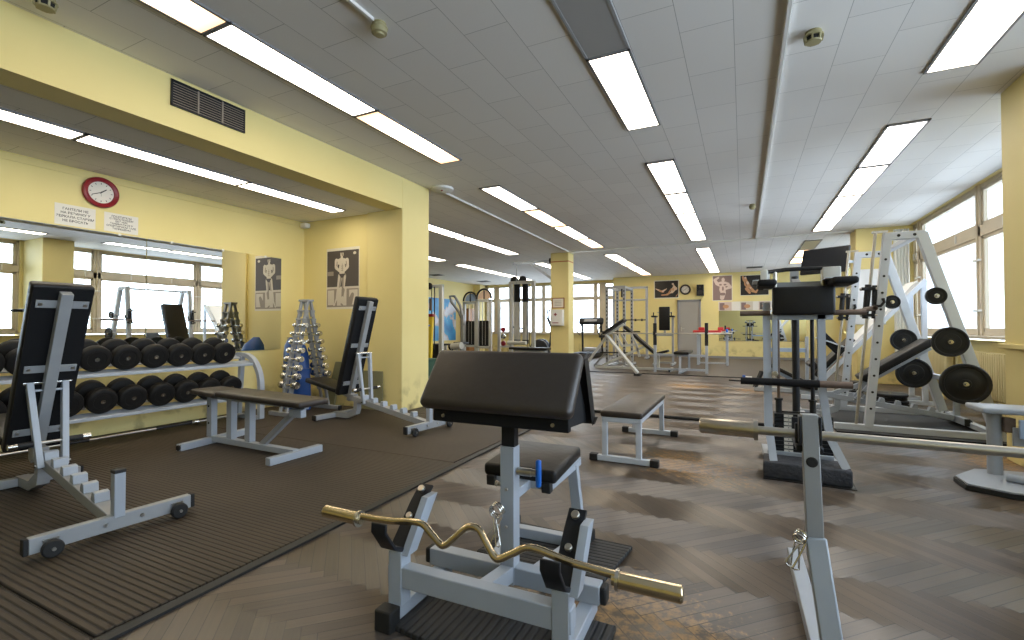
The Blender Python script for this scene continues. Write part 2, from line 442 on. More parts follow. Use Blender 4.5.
ORD = ['first', 'second', 'third', 'fourth', 'fifth', 'sixth', 'seventh', 'eighth', 'ninth', 'tenth', 'eleventh', 'twelfth']
def arc(c, r, a0, a1, n, ax, ay):
    c, ax, ay = V(c), V(ax), V(ay)
    return [c+ax*r*math.cos(a0+(a1-a0)*k/n)+ay*r*math.sin(a0+(a1-a0)*k/n) for k in range(n+1)]
def lettering(name, body, parent, loc, size, axx, axy, mat='ink', align='CENTER', gap=1.):
    cu = bpy.data.curves.new(name, 'FONT'); cu.body = body; cu.size = size; cu.align_x = align; cu.align_y = 'CENTER'
    cu.space_line = gap; cu.materials.append(M[mat]); cu.offset = size*.018
    o = bpy.data.objects.new(name, cu); COL.objects.link(o); o.parent = parent
    axx, axy = V(axx).normalized(), V(axy).normalized(); z = axx.cross(axy)
    bpy.context.view_layer.update()
    me = bpy.data.meshes.new_from_object(o); old = o
    o = bpy.data.objects.new(name, me); COL.objects.link(o); o.parent = parent; bpy.data.objects.remove(old)
    o.matrix_local = Matrix.Translation(V(loc)) @ Matrix((axx, axy, z)).transposed().to_4x4()
    return o
# ================================================================ camera, sky, view
cam = bpy.data.cameras.new('camera'); co = bpy.data.objects.new('camera', cam); COL.objects.link(co)
cam.sensor_width = 36; cam.lens = 472*36/1024; cam.clip_start = .05
co.location = (0, 0, 1.1); co.rotation_euler = (math.radians(90+.971), 0, math.radians(26.074))
SC.camera = co
SC.view_settings.view_transform = 'Standard'; SC.view_settings.look = 'None'
SC.view_settings.gamma = 1; SC.view_settings.use_curve_mapping = False
SC.view_settings.exposure = EXPOSURE
w = bpy.data.worlds.new('sky'); SC.world = w; w.use_nodes = True
nt = w.node_tree; bg = nt.nodes['Background']
tc = nt.nodes.new('ShaderNodeTexCoord'); sx = nt.nodes.new('ShaderNodeSeparateXYZ'); nt.links.new(tc.outputs['Generated'], sx.inputs[0])
rp = nt.nodes.new('ShaderNodeValToRGB'); e = rp.color_ramp.elements
e[0].position = .42; e[0].color = (.68, .82, .97, 1); e[1].position = .62; e[1].color = (.68, .83, 1, 1)
mr = nt.nodes.new('ShaderNodeMapRange'); mr.inputs['From Min'].default_value = -1; nt.links.new(sx.outputs['Z'], mr.inputs['Value'])
nt.links.new(mr.outputs[0], rp.inputs['Fac']); nt.links.new(rp.outputs['Color'], bg.inputs['Color'])
bg.inputs['Strength'].default_value = SKY
SC.cycles.use_denoising = True
SC.cycles.max_bounces = 8; SC.cycles.diffuse_bounces = 5; SC.cycles.glossy_bounces = 4; SC.cycles.transparent_max_bounces = 8
SC.cycles.sample_clamp_indirect = 6; SC.cycles.caustics_reflective = False; SC.cycles.caustics_refractive = False
def portal(name, loc, rot, sx_, sy_):
    l = bpy.data.lights.new(name, 'AREA'); l.shape = 'RECTANGLE'; l.size = sx_; l.size_y = sy_
    o = bpy.data.objects.new(name, l); COL.objects.link(o); o.location = loc; o.rotation_euler = rot
    l.cycles.is_portal = True
portal('daylight_opening', (3.15, 8.45, 2.0), (0, PI/2, 0), 2.2, 6.2)
portal('daylight_opening', (3.15, .9, 2.0), (0, PI/2, 0), 2.2, 7.8)
portal('daylight_opening', (-7.9, 19.6, 2.0), (-PI/2, 0, 0), 6.4, 2.3)

# ================================================================ setting
ZC = 3.09; XL = -5.9; XR = 2.9; YB = 18.6; YW = 19.3; XF = -11.15; ZA = 2.68
struct('floor', MB('parquet').bb((XF-.3, -3.2, -.1), (XR+.3, YW+.3, 0)))
struct('ceiling', MB('ceiling').bb((-4.04, -3.2, ZC), (XR+.3, YW+.3, ZC+.12)).bb((XF-.3, 4.97, ZC), (-4.04, YW+.3, ZC+.12)))
struct('ceiling_alcove', MB('ceiling').bb((XL-.2, -3.2, ZA), (-4.05, 4.97, ZA+.1)))
struct('beam_left', MB('wall').bb((-4.05, -3.2, ZA-.005), (-4.025, 4.935, ZC)).bb((-4.3, -3.2, ZA-.004), (-4.05, 4.935, ZA+.02)))
struct('wall_left', MB('wall').bb((XL-.2, -3.2, 0), (XL, 4.97, ZA)))
struct('trim_1', MB('wall').bb((XL, -3.2, ZA-.075), (XL+.012, 4.96, ZA-.03)))
struct('wall_alcove', MB('wall').bb((XL-.2, 4.97, 0), (-4.4, 5.2, ZC)).bb((XL-.3, 5.2, 0), (XL-.1, 5.55, ZC)).bb((XL-.1, 5.2, 0), (-4.4, 5.5, ZC)))
struct('column_left', MB('wall').bb((-4.63, 4.93, 0), (-4.02, 5.52, ZC)), bevel=.012)
struct('wall_far_left', MB('wall').bb((XF-.2, 5.2, 0), (XF, YW+.2, ZC)).bb((XF, 5.25, 0), (XL-.3, 5.45, ZC)).bb((XF, 18.75, 0), (XF+.35, 19.2, ZC)))
struct('wall_back', MB('wall').bb((-4.62, YB, 0), (XR+.2, YB+.9, ZC)))
struct('wall_behind', MB('wall').bb((XL-.2, -3.2, 0), (XR+.2, -3, ZC)))
struct('baseboard_back', MB('door_frame').bb((-4.62, YB-.015, 0), (-2.22, YB, .09)).bb((-1.36, YB-.015, 0), (XR, YB, .09)))
struct('column_middle', MB('wall', 'orange_band').bb((-4.6, 11.75, 0), (-4.1, 12.16, ZC)).use(1).bb((-4.603, 11.747, 2.845), (-4.097, 12.163, 2.875)), bevel=.008)
struct('column_right', MB('wall').bb((1.98, 4.85, 0), (XR, 5.4, ZC)).bb((1.945, 4.8, .93), (2.2, 5.43, .97)), bevel=.006)
struct('column_window', MB('wall').bb((2.05, 11.55, 0), (XR, 12.1, ZC)), bevel=.006)
def win_wall(name, segs):
    mb = MB('wall')
    for a, b in segs: mb.bb(a, b)
    return struct(name, mb)
# window side: parapet, head and the piers between
win_wall('wall_right', [((XR, -3.2, 0), (XR+.25, 19.5, .93)), ((XR, -3.2, 3.083), (XR+.25, 19.5, ZC+.1)), ((XR, 4.8, .9), (XR+.25, 5.42, ZC)),
                        ((XR, 11.55, .9), (XR+.25, 12.1, ZC)), ((XR, -3.2, .9), (XR+.25, -2.95, ZC)), ((XR, 18.3, .9), (XR+.25, 19.5, ZC))])
win_wall('wall_windows', [((XF-.2, YW, 0), (-4.6, YW+.2, .86)), ((XF-.2, YW, 3.0), (-4.6, YW+.2, ZC)), ((XF-.2, YW, .8), (XF+.4, YW+.2, ZC)), ((-4.75, YW-.0, .8), (-4.6, YW+.2, ZC))])
struct('trim_2', MB('sill').bb((XR-.14, 5.42, .955), (XR+.06, 11.55, .995)).bb((XR-.14, -2.95, .955), (XR+.06, 4.82, .995)), bevel=.006)

def window_side(n, y0, y1, z0, z1, zt, mull, x):
    """window in a wall along Y: outer frame, mullions (pairs), transom, handles, panes"""
    f = MB('win_frame', 'white'); d = .07
    for a, b in ((y0, y0+.06), (y1-.06, y1)): f.bb((x, a, z0), (x+d, b, z1))
    f.bb((x, y0, z0), (x+d, y1, z0+.06)); f.bb((x, y0, z1-.05), (x+d, y1, z1)); f.bb((x-.012, y0, zt-.075), (x+d, y1, zt+.075))
    ys = [y0]+mull+[y1]
    for m in mull: f.bb((x-.012, m-.08, z0), (x+d, m+.08, z1)); f.bb((x-.03, m-.012, z0), (x, m+.012, z1))
    for a, b in zip(ys[:-1], ys[1:]):     # sash rims
        for (p, q) in ((z0+.06, zt-.075), (zt+.075, z1-.05)):
            f.bb((x+.01, a+.06, p), (x+.05, a+.115, q)); f.bb((x+.01, b-.115, p), (x+.05, b-.06, q))
            f.bb((x+.01, a+.06, p), (x+.05, b-.06, p+.045)); f.bb((x+.01, a+.06, q-.045), (x+.05, b-.06, q))
    f.use(1)
    for a, b in zip(ys[:-1], ys[1:]):
        for t in (.3, .7): f.bb((x-.03, a+(b-a)*t-.015, zt-.05), (x-.01, a+(b-a)*t+.015, zt+.07))
    for m in mull:
        for z in (z0+.35, z0+1.05): f.bb((x-.05, m-.09, z-.015), (x-.01, m+.09, z+.015))
    o = struct('window_%d' % n, f, bevel=.004)
    g = MB('glass')
    for a, b in zip(ys[:-1], ys[1:]):
        for (p, q) in ((z0+.06, zt-.03), (zt+.03, z1-.05)): g.bb((x+.028, a+.06, p), (x+.034, b-.06, q))
    struct('pane', g, o)
window_side(1, 5.42, 11.55, .99, 3.083, 2.44, [6.25, 8.74, 11.2], XR+.06)
window_side(2, -2.95, 4.82, .99, 3.083, 2.44, [-1.2, 1.3, 3.8], XR+.06)
window_side(3, 12.1, 18.3, .99, 3.083, 2.44, [14.1, 16.2], XR+.06)
def window_back(n, x0, x1, z0, z1, zt, mull, y):
    f = MB('win_frame'); d = .07
    for a, b in ((x0, x0+.06), (x1-.06, x1)): f.bb((a, y, z0), (b, y+d, z1))
    f.bb((x0, y, z0), (x1, y+d, z0+.07)); f.bb((x0, y, z1-.06), (x1, y+d, z1)); f.bb((x0, y-.01, zt-.08), (x1, y+d, zt+.08))
    for m, h in mull: f.bb((m-h, y-.02, z0), (m+h, y+d, z1))
    o = struct('window_%d' % n, f, bevel=.004)
    struct('pane', MB('glass').bb((x0+.05, y+.03, z0+.05), (x1-.05, y+.036, z1-.05)), o)
window_back(4, XF+.4, -4.75, .86, 3.0, 2.36, [(-10.25, .14), (-9.3, .17), (-7.9, .08), (-7.0, .17), (-5.55, .08), (-5.25, .14)], YW+.02)
struct('trim_3', MB('sill').bb((XF, YW-.12, .83), (-4.75, YW+.04, .87)))

# grey service door in the back wall
dr = struct('door_1', MB('door').bb((-2.13, YB-.04, .01), (-1.45, YB-.005, 2.08)))
struct('door_frame', MB('door_frame').bb((-2.2, YB-.06, 0), (-2.13, YB, 2.15)).bb((-1.45, YB-.06, 0), (-1.38, YB, 2.15)).bb((-2.2, YB-.06, 2.08), (-1.38, YB, 2.15)), dr, bevel=.006)
struct('door_handle', MB('steel').bb((-2.08, YB-.055, .98), (-2.04, YB-.04, 1.14)).cyl((-2.06, YB-.05, 1.08), (-2.06, YB-.1, 1.08), .01).bar((-2.06, YB-.1, 1.08), (-1.95, YB-.1, 1.08), .018), dr)

# pipes and cable runs under the ceiling
struct('trim_4', MB('white').bb((.255, -3, ZC-.035), (.285, 11.7, ZC)), bevel=.004)
struct('trim_5', MB('white').bb((-4.02, 11.66, ZC-.03), (2.05, 11.72, ZC)))
struct('trim_6', MB('white').bar((-3.9, 5.72, ZC-.014), (-4.05, 11.6, ZC-.014), .03, .028))

# ================================================================ ceiling light panels
def light_panel(x0, x1, y0, y1, z, kind, label, group):
    e = .045 if y0 > 5 else .018
    t = Thing('ceiling_light', label, 'ceiling light', ((x0+x1)/2, (y0+y1)/2, z), group=group)
    f = MB('door_frame' if kind != 'lamp_off' else 'grey_paint'); a, h = .02, .014
    f.bb((x0, y0+.004, z-h), (x0+a, y1-.004, z)); f.bb((x1-a, y0+.004, z-h), (x1, y1-.004, z))
    f.bb((x0, y0+.004, z-h), (x1, y0+e, z)); f.bb((x0, y1-e, z-h), (x1, y1-.004, z))
    t.part('frame', f)
    t.part('diffuser', MB(kind).bb((x0+a, y0+e, z-h+.004), (x1-a, y1-e, z-.001)))
NEARS = ['nearest the camera', 'second from the camera', 'third from the camera', 'fourth from the camera', 'fifth from the camera', 'sixth from the camera']
def light_row(x0, x1, ys, kinds, z, where):
    for k, (a, b) in enumerate(zip(ys[:-1], ys[1:])):
        if kinds[k] is None: continue
        kd = kinds[k]
        adj = {'lamp': 'bright white', 'lamp_bright': 'bright white', 'lamp_cool': 'bright cool white', 'lamp_warm': 'dimmer amber-edged', 'lamp_off': 'dead grey unlit', 'lamp_off_yellow': 'dead yellowed unlit'}[kd]
        m = [i for i in range(len(kinds)) if kinds[i]].index(k)
        light_panel(x0, x1, a, b, z, kd, '%s ceiling light, %s %s' % (adj, NEARS[m].replace(' the camera', ' camera'), where), 'ceiling light panels')
W, C, A, X, Yw = 'lamp', 'lamp_cool', 'lamp_warm', 'lamp_off', 'lamp_off_yellow'
light_row(-3.27, -2.965, [.5, 1.915, 3.29, 4.72], [A, W, A], ZC, 'in the row along the yellow beam')
light_row(-3.35, -3.03, [5.78, 7.22, 8.68, 10.08, 11.4], [W, A, W, A], ZC, 'in the row left of the middle')
light_row(-3.38, -3.03, [12.55, 14.0, 15.4, 16.8, 18.1], [W, A, W, A], ZC, 'in the row ahead of the reclining man poster')
light_row(-1.03, -.705, [1.94, 3.345, 4.74], [X, W], ZC, 'in the overhead middle row')
light_row(-1.045, -.71, [5.78, 7.27, 8.6, 10.1, 11.4], [W, W, W, W], ZC, 'in the middle row before the cross pipe')
light_row(-1.06, -.72, [12.55, 14.0, 15.4, 16.8, 18.25], [W, W, W, W], ZC, 'in the middle row beyond the cross pipe')
light_row(1.275, 1.605, [3.3, 4.69], [W], ZC, 'at the upper right by itself')
light_row(1.28, 1.62, [5.73, 7.1, 8.54, 10.05, 11.4], [C, W, W, W], ZC, 'in the row beside the windows')
light_row(1.28, 1.62, [12.55, 13.95, 15.4, 16.8], [Yw, A, A], ZC, 'in the row above the hung screen')
light_row(-5.7, -5.36, [7.3, 8.7, 10.1, 11.45], [W, W, W], ZC, 'in the row just behind the alcove column')
light_row(-5.75, -5.42, [13.0, 14.4, 15.8, 17.2, 18.4], [W, W, W, W], ZC, 'in the row behind the wall bracket')
light_row(-8.15, -7.78, [9.0, 10.4, 11.6], [A, W], ZC, 'in the far left row before the map')
light_row(-8.15, -7.78, [12.5, 13.9, 15.3, 16.7, 17.9], [W, W, W, W], ZC, 'in the far left row over the weight stacks')
light_row(-5.02, -4.76, [.5, 1.9, 3.31, 4.68], ['lamp_bright', 'lamp_bright', 'lamp_bright'], ZA, 'under the low alcove ceiling')

# ceiling fittings
def detector(label, x, y, z, r, mat, cage):
    t = Thing('smoke_detector', label, 'smoke detector', (x, y, z), group=None)
    t.part('base', MB(mat).lathe((x, y, z), (0, 0, -1), [(0, r*.8), (.008, r*.82), (.010, r*.75), (.028, r), (.036, r)], 18))
    if cage:
        b = MB(mat, 'dark_gap').use(1).lathe((x, y, z-.033), (0, 0, -1), [(0, r*.75), (.034, r*.7)], 16).use(0)
        for k in range(7):
            a = 2*PI*k/7; b.bar((x+r*.92*math.cos(a), y+r*.92*math.sin(a), z-.036), (x+r*.8*math.cos(a), y+r*.8*math.sin(a), z-.07), .010)
        b.lathe((x, y, z-.066), (0, 0, -1), [(0, r*.84), (.008, r*.76), (.009, .01)], 16)
        t.part('cage', b)
    else:
        t.part('cap', MB(mat).lathe((x, y, z-.036), (0, 0, -1), [(0, r*.95), (.03, r*.9), (.034, r*.6), (.045, r*.55), (.047, .01)], 18))
detector('yellowed smoke detector with its cage at the top left corner over the beam', -3.75, 1.285, ZC, .058, 'cream', True)
detector('yellowed solid smoke detector on a thin pipe near the long bright light', -2.12, 2.36, ZC, .055, 'cream', False)
detector('yellowed smoke detector with dark open cage right of the long ceiling pipe', .44, 3.71, ZC, .06, 'cream', True)
detector('small yellowed smoke detector far along the long ceiling pipe', .15, 8.5, ZC, .05, 'cream', False)
t = Thing('round_ceiling_fitting', 'flat white round alarm on the ceiling beside the alcove column', 'alarm', (-3.83, 5.57, ZC))
t.part('base', MB('white').lathe((-3.83, 5.57, ZC), (0, 0, -1), [(0, .16), (.03, .155), (.05, .1), (.055, .01)], 22))
t.part('indicator', MB('red').ball((-3.79, 5.5, ZC-.052), .014))
single('conduit', 'thin white conduit leading to the solid smoke detector', 'conduit', MB('white').bar((-2.12, 2.3, ZC-.01), (-2.12, 1.2, ZC-.01), .02, .02), (-2.12, 1.7, ZC-.01))
t = Thing('air_vent', 'dark slatted air vent on the yellow beam face', 'vent', (-4.01, 2.43, 2.95))
f = MB('dark_paint', 'sepia_mid'); f.bb((-4.02, 2.12, 2.85), (-4.005, 2.73, 2.862)); f.bb((-4.02, 2.12, 3.045), (-4.005, 2.73, 3.057)); f.bb((-4.02, 2.12, 2.85), (-4.005, 2.132, 3.057)); f.bb((-4.02, 2.718, 2.85), (-4.005, 2.73, 3.057))
f.use(1)
for y in (2.32, 2.52): f.bb((-4.02, y, 2.85), (-4.005, y+.012, 3.057))
t.part('frame', f)
t.part('backing', MB('dark_gap').bb((-4.02, 2.13, 2.86), (-4.017, 2.72, 3.047)))
f = MB('sepia_mid')
for k in range(9): f.box((-4.012, 2.425, 2.870+k*.0205), (.012, .586, .004), Euler((0, .5, 0)))
t.part('slats', f)
for k, (x, y) in enumerate(((.35, 17.3), (-9.9, 17.5), (-10.3, 14.6))):
    t = Thing('ceiling_vent', ('dark ceiling grille above the wall mirror at the back', 'dark ceiling grille near the far left windows', 'dark ceiling grille above the blue map')[k], 'vent', (x, y, ZC))
    t.part('frame', MB('grey_paint').bb((x-.25, y-.2, ZC-.012), (x+.25, y+.2, ZC)))
    t.part('grille', MB('dark_gap').bb((x-.22, y-.17, ZC-.016), (x+.22, y+.17, ZC-.011)))

# ================================================================ rubber matting
def mat_strip(x0, x1, y0, y1, label, mat='ribbed', h=.010):
    single('rubber_mat', label, 'rubber mat', MB(mat).bb((x0, y0, 0.0006), (x1, y1, h)), ((x0+x1)/2, (y0+y1)/2, 0), bevel=.003)
mat_strip(-5.88, -2.06, -2.6, .86, 'brown ribbed rubber mat nearest the camera at lower left')
mat_strip(-5.88, -2.075, .868, 3.24, 'large brown ribbed rubber mat under the near reclining bench and flat bench')
mat_strip(-5.88, -4.74, 3.248, 4.95, 'brown ribbed rubber mat in the corner under the chrome dumbbells')
mat_strip(-4.732, -2.12, 3.248, 4.92, 'brown ribbed rubber mat in front of the alcove column')
mat_strip(-3.98, -2.14, 4.93, 5.95, 'narrow brown ribbed rubber mat beyond the alcove column')
single('mat_edging', 'black rubber edging strip along the big brown mats', 'edging', MB('mat_edge').bar((-2.02, .6, .006), (-2.10, 5.4, .006), .05, .012).bar((-1.99, -2.6, .006), (-2.02, .6, .006), .05, .012), (-2.05, 3, 0))
mat_strip(-11, 2.0, 11.6, 18.5, 'wide smooth brown matting across the back of the hall', 'lino', .012)
mat_strip(-11, -4.25, 6.0, 11.59, 'wide smooth brown matting left of the parquet', 'lino', .012)
single('mat_edging', 'black edge strip in front of the back matting', 'edging', MB('mat_edge').bar((-4.2, 11.555, .009), (2.0, 11.555, .009), .07, .016), (-1, 11.555, 0))
# ================================================================ preacher curl bench (local frame: x across, y away from the camera)
def dimple(mb, p, d, r, L=.006): mb.cyl(p, V(p)+V(d).normalized()*L, r, r*.8, seg=10)
pr = Thing('preacher_curl_bench', 'pale blue-grey preacher curl bench with brown-black arm pad in the foreground', 'exercise bench', (-.86, 1.72, 0), math.radians(1.5), world=False)
b = MB('paint')
for s in (-1, 1):
    b.bar((s*.325, -.33, .042), (s*.325, .06, .042), .055, .055)             # side rails
    b.bar((s*.325, -.275, .06), (s*.325, -.275, .265), .06, .06)            # posts of the bar rest
b.bar((-.36, -.275, .17), (.36, -.275, .17), .055, .075)                      # front crossbar
b.bar((-.375, .025, .105), (.375, .025, .105), .06, .07)                       # second crossbar
b.bar((0, -.275, .155), (0, .04, .105), .055, .06)                           # spine
b.bar((-.10, .05, .075), (-.24, .57, .04), .05, .055); b.bar((.07, .05, .075), (.14, .57, .04), .05, .055)
b.bar((-.24, .53, .045), (.14, .53, .045), .05, .05)
pr.part('base_frame', b, bevel=.004)
for s in (-1, 1):
    b = MB('rubber'); b.bb((s*.325-.037, -.375, .0), (s*.325+.037, -.315, .078)); pr.part('foot', b, bevel=.006)
    b = MB('rubber'); b.bar((s*.195-.05, .57, .038), (s*.21-.05, .66, .038), .062, .07); pr.part('foot', b, bevel=.008)
    b = MB('rubber'); b.bar((s*.375, .025, .105), (s*.40, .025, .105), .055, .065); pr.part('end_cap', b, bevel=.008)
b = MB('paint', 'steel'); b.bar((0, .02, .07), (0, .02, .62), .06, .06); b.use(1)
for z in (.45, .30, .2): b.cyl((-.001, -.012, z), (-.001, -.016, z), .007)
b.cyl((-.05, .01, .46), (-.035, .01, .46), .008); b.cyl((-.06, .01, .46), (-.05, .01, .46), .012)
pr.part('post', b, bevel=.004)
pr.part('inner_tube', MB('dark_paint').bar((0, .02, .55), (0, .02, .78), .058, .045), bevel=.003)
k = pr.part('knob', MB('steel').cyl((.035, .02, .52), (.095, .02, .52), .016).cyl((.095, .02, .52), (.115, .02, .52), .013), label='steel adjusting pin with blue grip')
pr.part('grip', MB('blue_knob').bar((.125, .02, .465), (.125, .02, .575), .022, .024), k, bevel=.008)
# J hooks: leaning pale strut with a dark folded plate on it
for s in (-1, 1):
    b = MB('paint', 'dark_gap'); x = s*.325
    b.prism([(x+.028, -.305, .255), (x+.028, -.245, .255), (x+.028, -.105, .43), (x+.028, -.175, .43)], (.03, 0, 0))
    b.use(1); b.cyl((x+.027, -.225, .33), (x+.024, -.225, .33), .022); pr.part('bar_strut', b, bevel=.003)
    h = MB('dark_paint', 'steel')
    pts = [(-.10, .455), (-.165, .40), (-.285, .275), (-.335, .30), (-.385, .37), (-.385, .40), (-.395, .40), (-.397, .366), (-.343, .288), (-.287, .258), (-.155, .392), (-.092, .447)]
    h.prism([(x-.035, y, z) for y, z in pts], (.066, 0, 0)); h.use(1)
    h.cyl((x, -.132, .44), (x, -.142, .452), .015); h.cyl((x, -.212, .36), (x, -.222, .372), .013)
    pr.part('bar_hook', h, bevel=.003)
# arm pad: a tent of two padded boards
n = V((0, -.235, -.15)).normalized()
def quadpad(mb, w, p0, p1, th, r):
    """padded board of width w (x) running from p0 (y,z) to p1, thickness th to the left of the way up"""
    a, c = V((0, *p0)), V((0, *p1)); d = (c-a); L = d.length; d.normalize(); o = V((1, 0, 0)).cross(d)
    rot = Matrix((V((1, 0, 0)), d, o)).transposed()
    return mb.pad((a+c)/2+o*th/2, (w, L, th), rot, r, 4)
pr.part('arm_pad', quadpad(MB('vinyl_brown'), .64, (-.135, .765), (.025, .980), .06, .026))
b = MB('vinyl_under'); b.prism([(-.285, -.10, .735), (-.285, .15, .715), (-.285, .15, .755), (-.285, .03, .93), (-.285, -.09, .77)], (.57, 0, 0)); b.bb((-.29, -.105, .72), (.29, -.075, .79))
pr.part('pad_bracket', b, bevel=.003)
quadpad(b2 := MB('vinyl'), .62, (.155, .715), (.045, .98), -.03, .012); pr.part('rear_board', b2)
for x in (-.24, .23): pr.part('bolt', MB('steel').cyl((x, -.105, .745), (x, -.112, .745), .007))
# seat
st = pr.part('seat_frame', MB('paint').bar((-.185, .24, .40), (-.215, .60, .425), .035, .04).bar((.085, .24, .40), (.115, .60, .425), .035, .04).bar((-.20, .245, .40), (.10, .245, .40), .035, .035).bar((-.215, .595, .425), (.115, .595, .425), .035, .035).bar((-.205, .54, .42), (-.24, .555, .05), .05, .04, (0, 1, 0)).bar((.105, .54, .42), (.14, .555, .05), .05, .04, (0, 1, 0)).bar((-.02, .04, .40), (-.02, .25, .40), .05, .04), bevel=.003)
for s in (-1, 1): pr.part('end_cap', MB('rubber').bar((s*.135-.05, .205, .398), (s*.136-.05, .242, .401), .042, .046), bevel=.004)
pr.part('seat', MB('vinyl').pad((-.05, .415, .455), (.355, .40, .06), Euler((.06, 0, 0)), .018))

def springclip(name, label, p, ax, r, legs, L):
    t = Thing(name, label, 'bar clip', p)
    p = V(p); d, s, u = frame(ax); pts = []
    for k in range(60):
        a = 2*PI*k/20; pts.append(p+d*(k*.0006-.02)+(s*math.cos(a)+u*math.sin(a))*r)
    t.part('coil', MB('chrome').tube(pts, .0032, 6))
    for k, (dx, dy, dz) in enumerate(legs):
        q = p+s*(r*.6*(-1)**k)-u*r*.8; e = V((dx, dy, dz)).normalized()*L; sd = e.cross(d).normalized()*.011
        t.part('handle', MB('chrome').tube([q+sd*.4, q+e*.5+sd*.8, q+e+sd, q+e*1.04, q+e-sd, q+e*.5-sd*.8, q-sd*.4], .0026, 6))
springclip('spring_clip', 'chrome spring clip hanging on the preacher bench post', (-.885, 1.675, .375), (0, 1, .15), .027, [(-.45, -.25, -1), (.4, -.4, -1)], .115)

# EZ curl bar across the two hooks
t = Thing('curl_bar', 'yellowed zigzag curl bar resting on the preacher bench hooks', 'curl bar', (-.845, 1.42, .345))
zb = .355; yb = 1.405
def ez():
    xs = [(-.50, 0), (-.36, .006), (-.225, .022), (-.165, -.004), (-.122, -.029), (-.098, -.029), (-.06, .006), (-.028, .038), (0, .046), (.028, .038), (.06, .006), (.098, -.029), (.122, -.029), (.165, -.004), (.225, .022), (.36, .006), (.50, 0)]
    P = []
    for i in range(len(xs)-1):
        p0, p1, p2, p3 = [xs[max(0, min(len(xs)-1, i+k))] for k in (-1, 0, 1, 2)]
        for q in range(6):
            u = q/6
            f = lambda a, b2, c, d: .5*((2*b2)+(-a+c)*u+(2*a-5*b2+4*c-d)*u*u+(-a+3*b2-3*c+d)*u**3)
            P.append((f(p0[0], p1[0], p2[0], p3[0]), f(p0[1], p1[1], p2[1], p3[1])))
    P.append(xs[-1]); return P
cx = -.845
t.part('shaft', MB('brass').tube([(cx+x, yb+o*.35, zb+.012+o*.95) for x, o in ez()], .0125, 12))
for s in (-1, 1):
    c = t.part('sleeve', MB('brass').lathe((cx+s*.49, yb, zb), (s, 0, 0), [(0, .013), (0, .019), (.02, .019), (.02, .0245), (.195, .0245), (.197, .021), (.2, .02)], 24))
    t.part('collar', MB('chrome').lathe((cx+s*.505, yb, zb), (s, 0, 0), [(-.003, .014), (-.003, .031), (.007, .031), (.007, .02)], 24), c)

# rubber mats below the preacher bench
single('floor_mat', 'black ribbed rubber mat under the front of the preacher bench', 'rubber mat', MB('ribbed_black').prism([(-1.19, 1.37, .001), (-.42, 1.30, .001), (-.42, 1.72, .001), (-1.19, 1.72, .001)], (0, 0, .02)), (-.8, 1.5, 0), bevel=.004)
single('floor_mat', 'black ribbed rubber mat under the seat of the preacher bench', 'rubber mat', MB('ribbed_black_y').prism([(-1.17, 2.0, .001), (-.55, 1.97, .001), (-.50, 2.38, .001), (-1.12, 2.40, .001)], (0, 0, .02)), (-.85, 2.2, 0), bevel=.004)

# ================================================================ plain flat bench with pale frame
t = Thing('flat_bench', 'low flat bench with pale frame on the bare parquet', 'exercise bench', (-.87, 4.45, 0))
x0, x1, y0, y1 = -1.055, -.735, 3.86, 5.04
f = MB('white_paint')
for y in (y0, y1): f.bar((x0-.07, y-.0, .03), (x1+.10, y-.0, .03), .045, .045)
f.bb((x0, y0-.02, .33), (x1, y0+.02, .37)); f.bb((x0, y1-.02, .33), (x1, y1+.02, .37))
f.bb((x0, y0, .33), (x0+.035, y1, .37)); f.bb((x1-.035, y0, .33), (x1, y1, .37))
t.part('frame', f, bevel=.004)
for x in (x0+.022, x1-.022):
    for y in (y0, y1): t.part('leg', MB('white_paint').bb((x-.022, y-.02, .05), (x+.022, y+.02, .345)), bevel=.004)
for y in (y0, y1):
    for x in (x0-.07, x1+.10):
        t.part('foot', MB('rubber').bb((x-.035, y-.03, 0), (x+.035, y+.03, .058)), bevel=.008)
t.part('seat', MB('vinyl_brown', ).pad(((x0+x1)/2, (y0+y1)/2, .395), (x1-x0+.02, y1-y0+.06, .05), None, .015))

# ================================================================ low bar rack at right with a long barbell
t = Thing('barbell_rack', 'grey steel barbell upright at lower right, its base cut off by the frame', 'barbell rack', (.22, 1.65, 0))
f = MB('paint'); f.bar((.21, 2.62, .03), (.235, 1.0, .03), .055, .05); f.bar((.23, 1.5, .035), (1.5, 1.46, .035), .055, .05)
t.part('base', f, bevel=.004)
up = [(.235, 1.555, .05), (.192, 1.685, .46)]
t.part('leaning_leg', MB('paint').bar(up[0], up[1], .055, .05, (0, 1, 0), ext=.01), bevel=.005)
f = MB('grey_paint', 'dark_gap', 'dark_paint'); f.bar((.192, 1.69, .40), (.180, 1.712, .835), .044, .045, (0, 1, 0)); f.use(1); f.cyl((.184, 1.685, .695), (.184, 1.68, .695), .016)
f.use(2); f.bb((.151, 1.685, .745), (.158, 1.725, .83)); f.bb((.204, 1.685, .745), (.211, 1.725, .83)); 
t.part('upright', f, bevel=.003)
f = MB('dark_paint'); f.bb((.145, 1.735, .735), (.217, 1.75, .80)); f.bb((.145, 1.70, .72), (.217, 1.86, .738)); f.bb((.145, 1.845, .735), (.217, 1.86, .80)); t.part('bar_hook', f, bevel=.003)
t2 = dup(t.o, label='grey steel barbell upright beyond the right edge carrying the other bar end'); t2.location = (1.5, 1.63, 0)
for ch in list(t2.children):
    if ch.name.startswith('base'): bpy.data.objects.remove(ch)
    
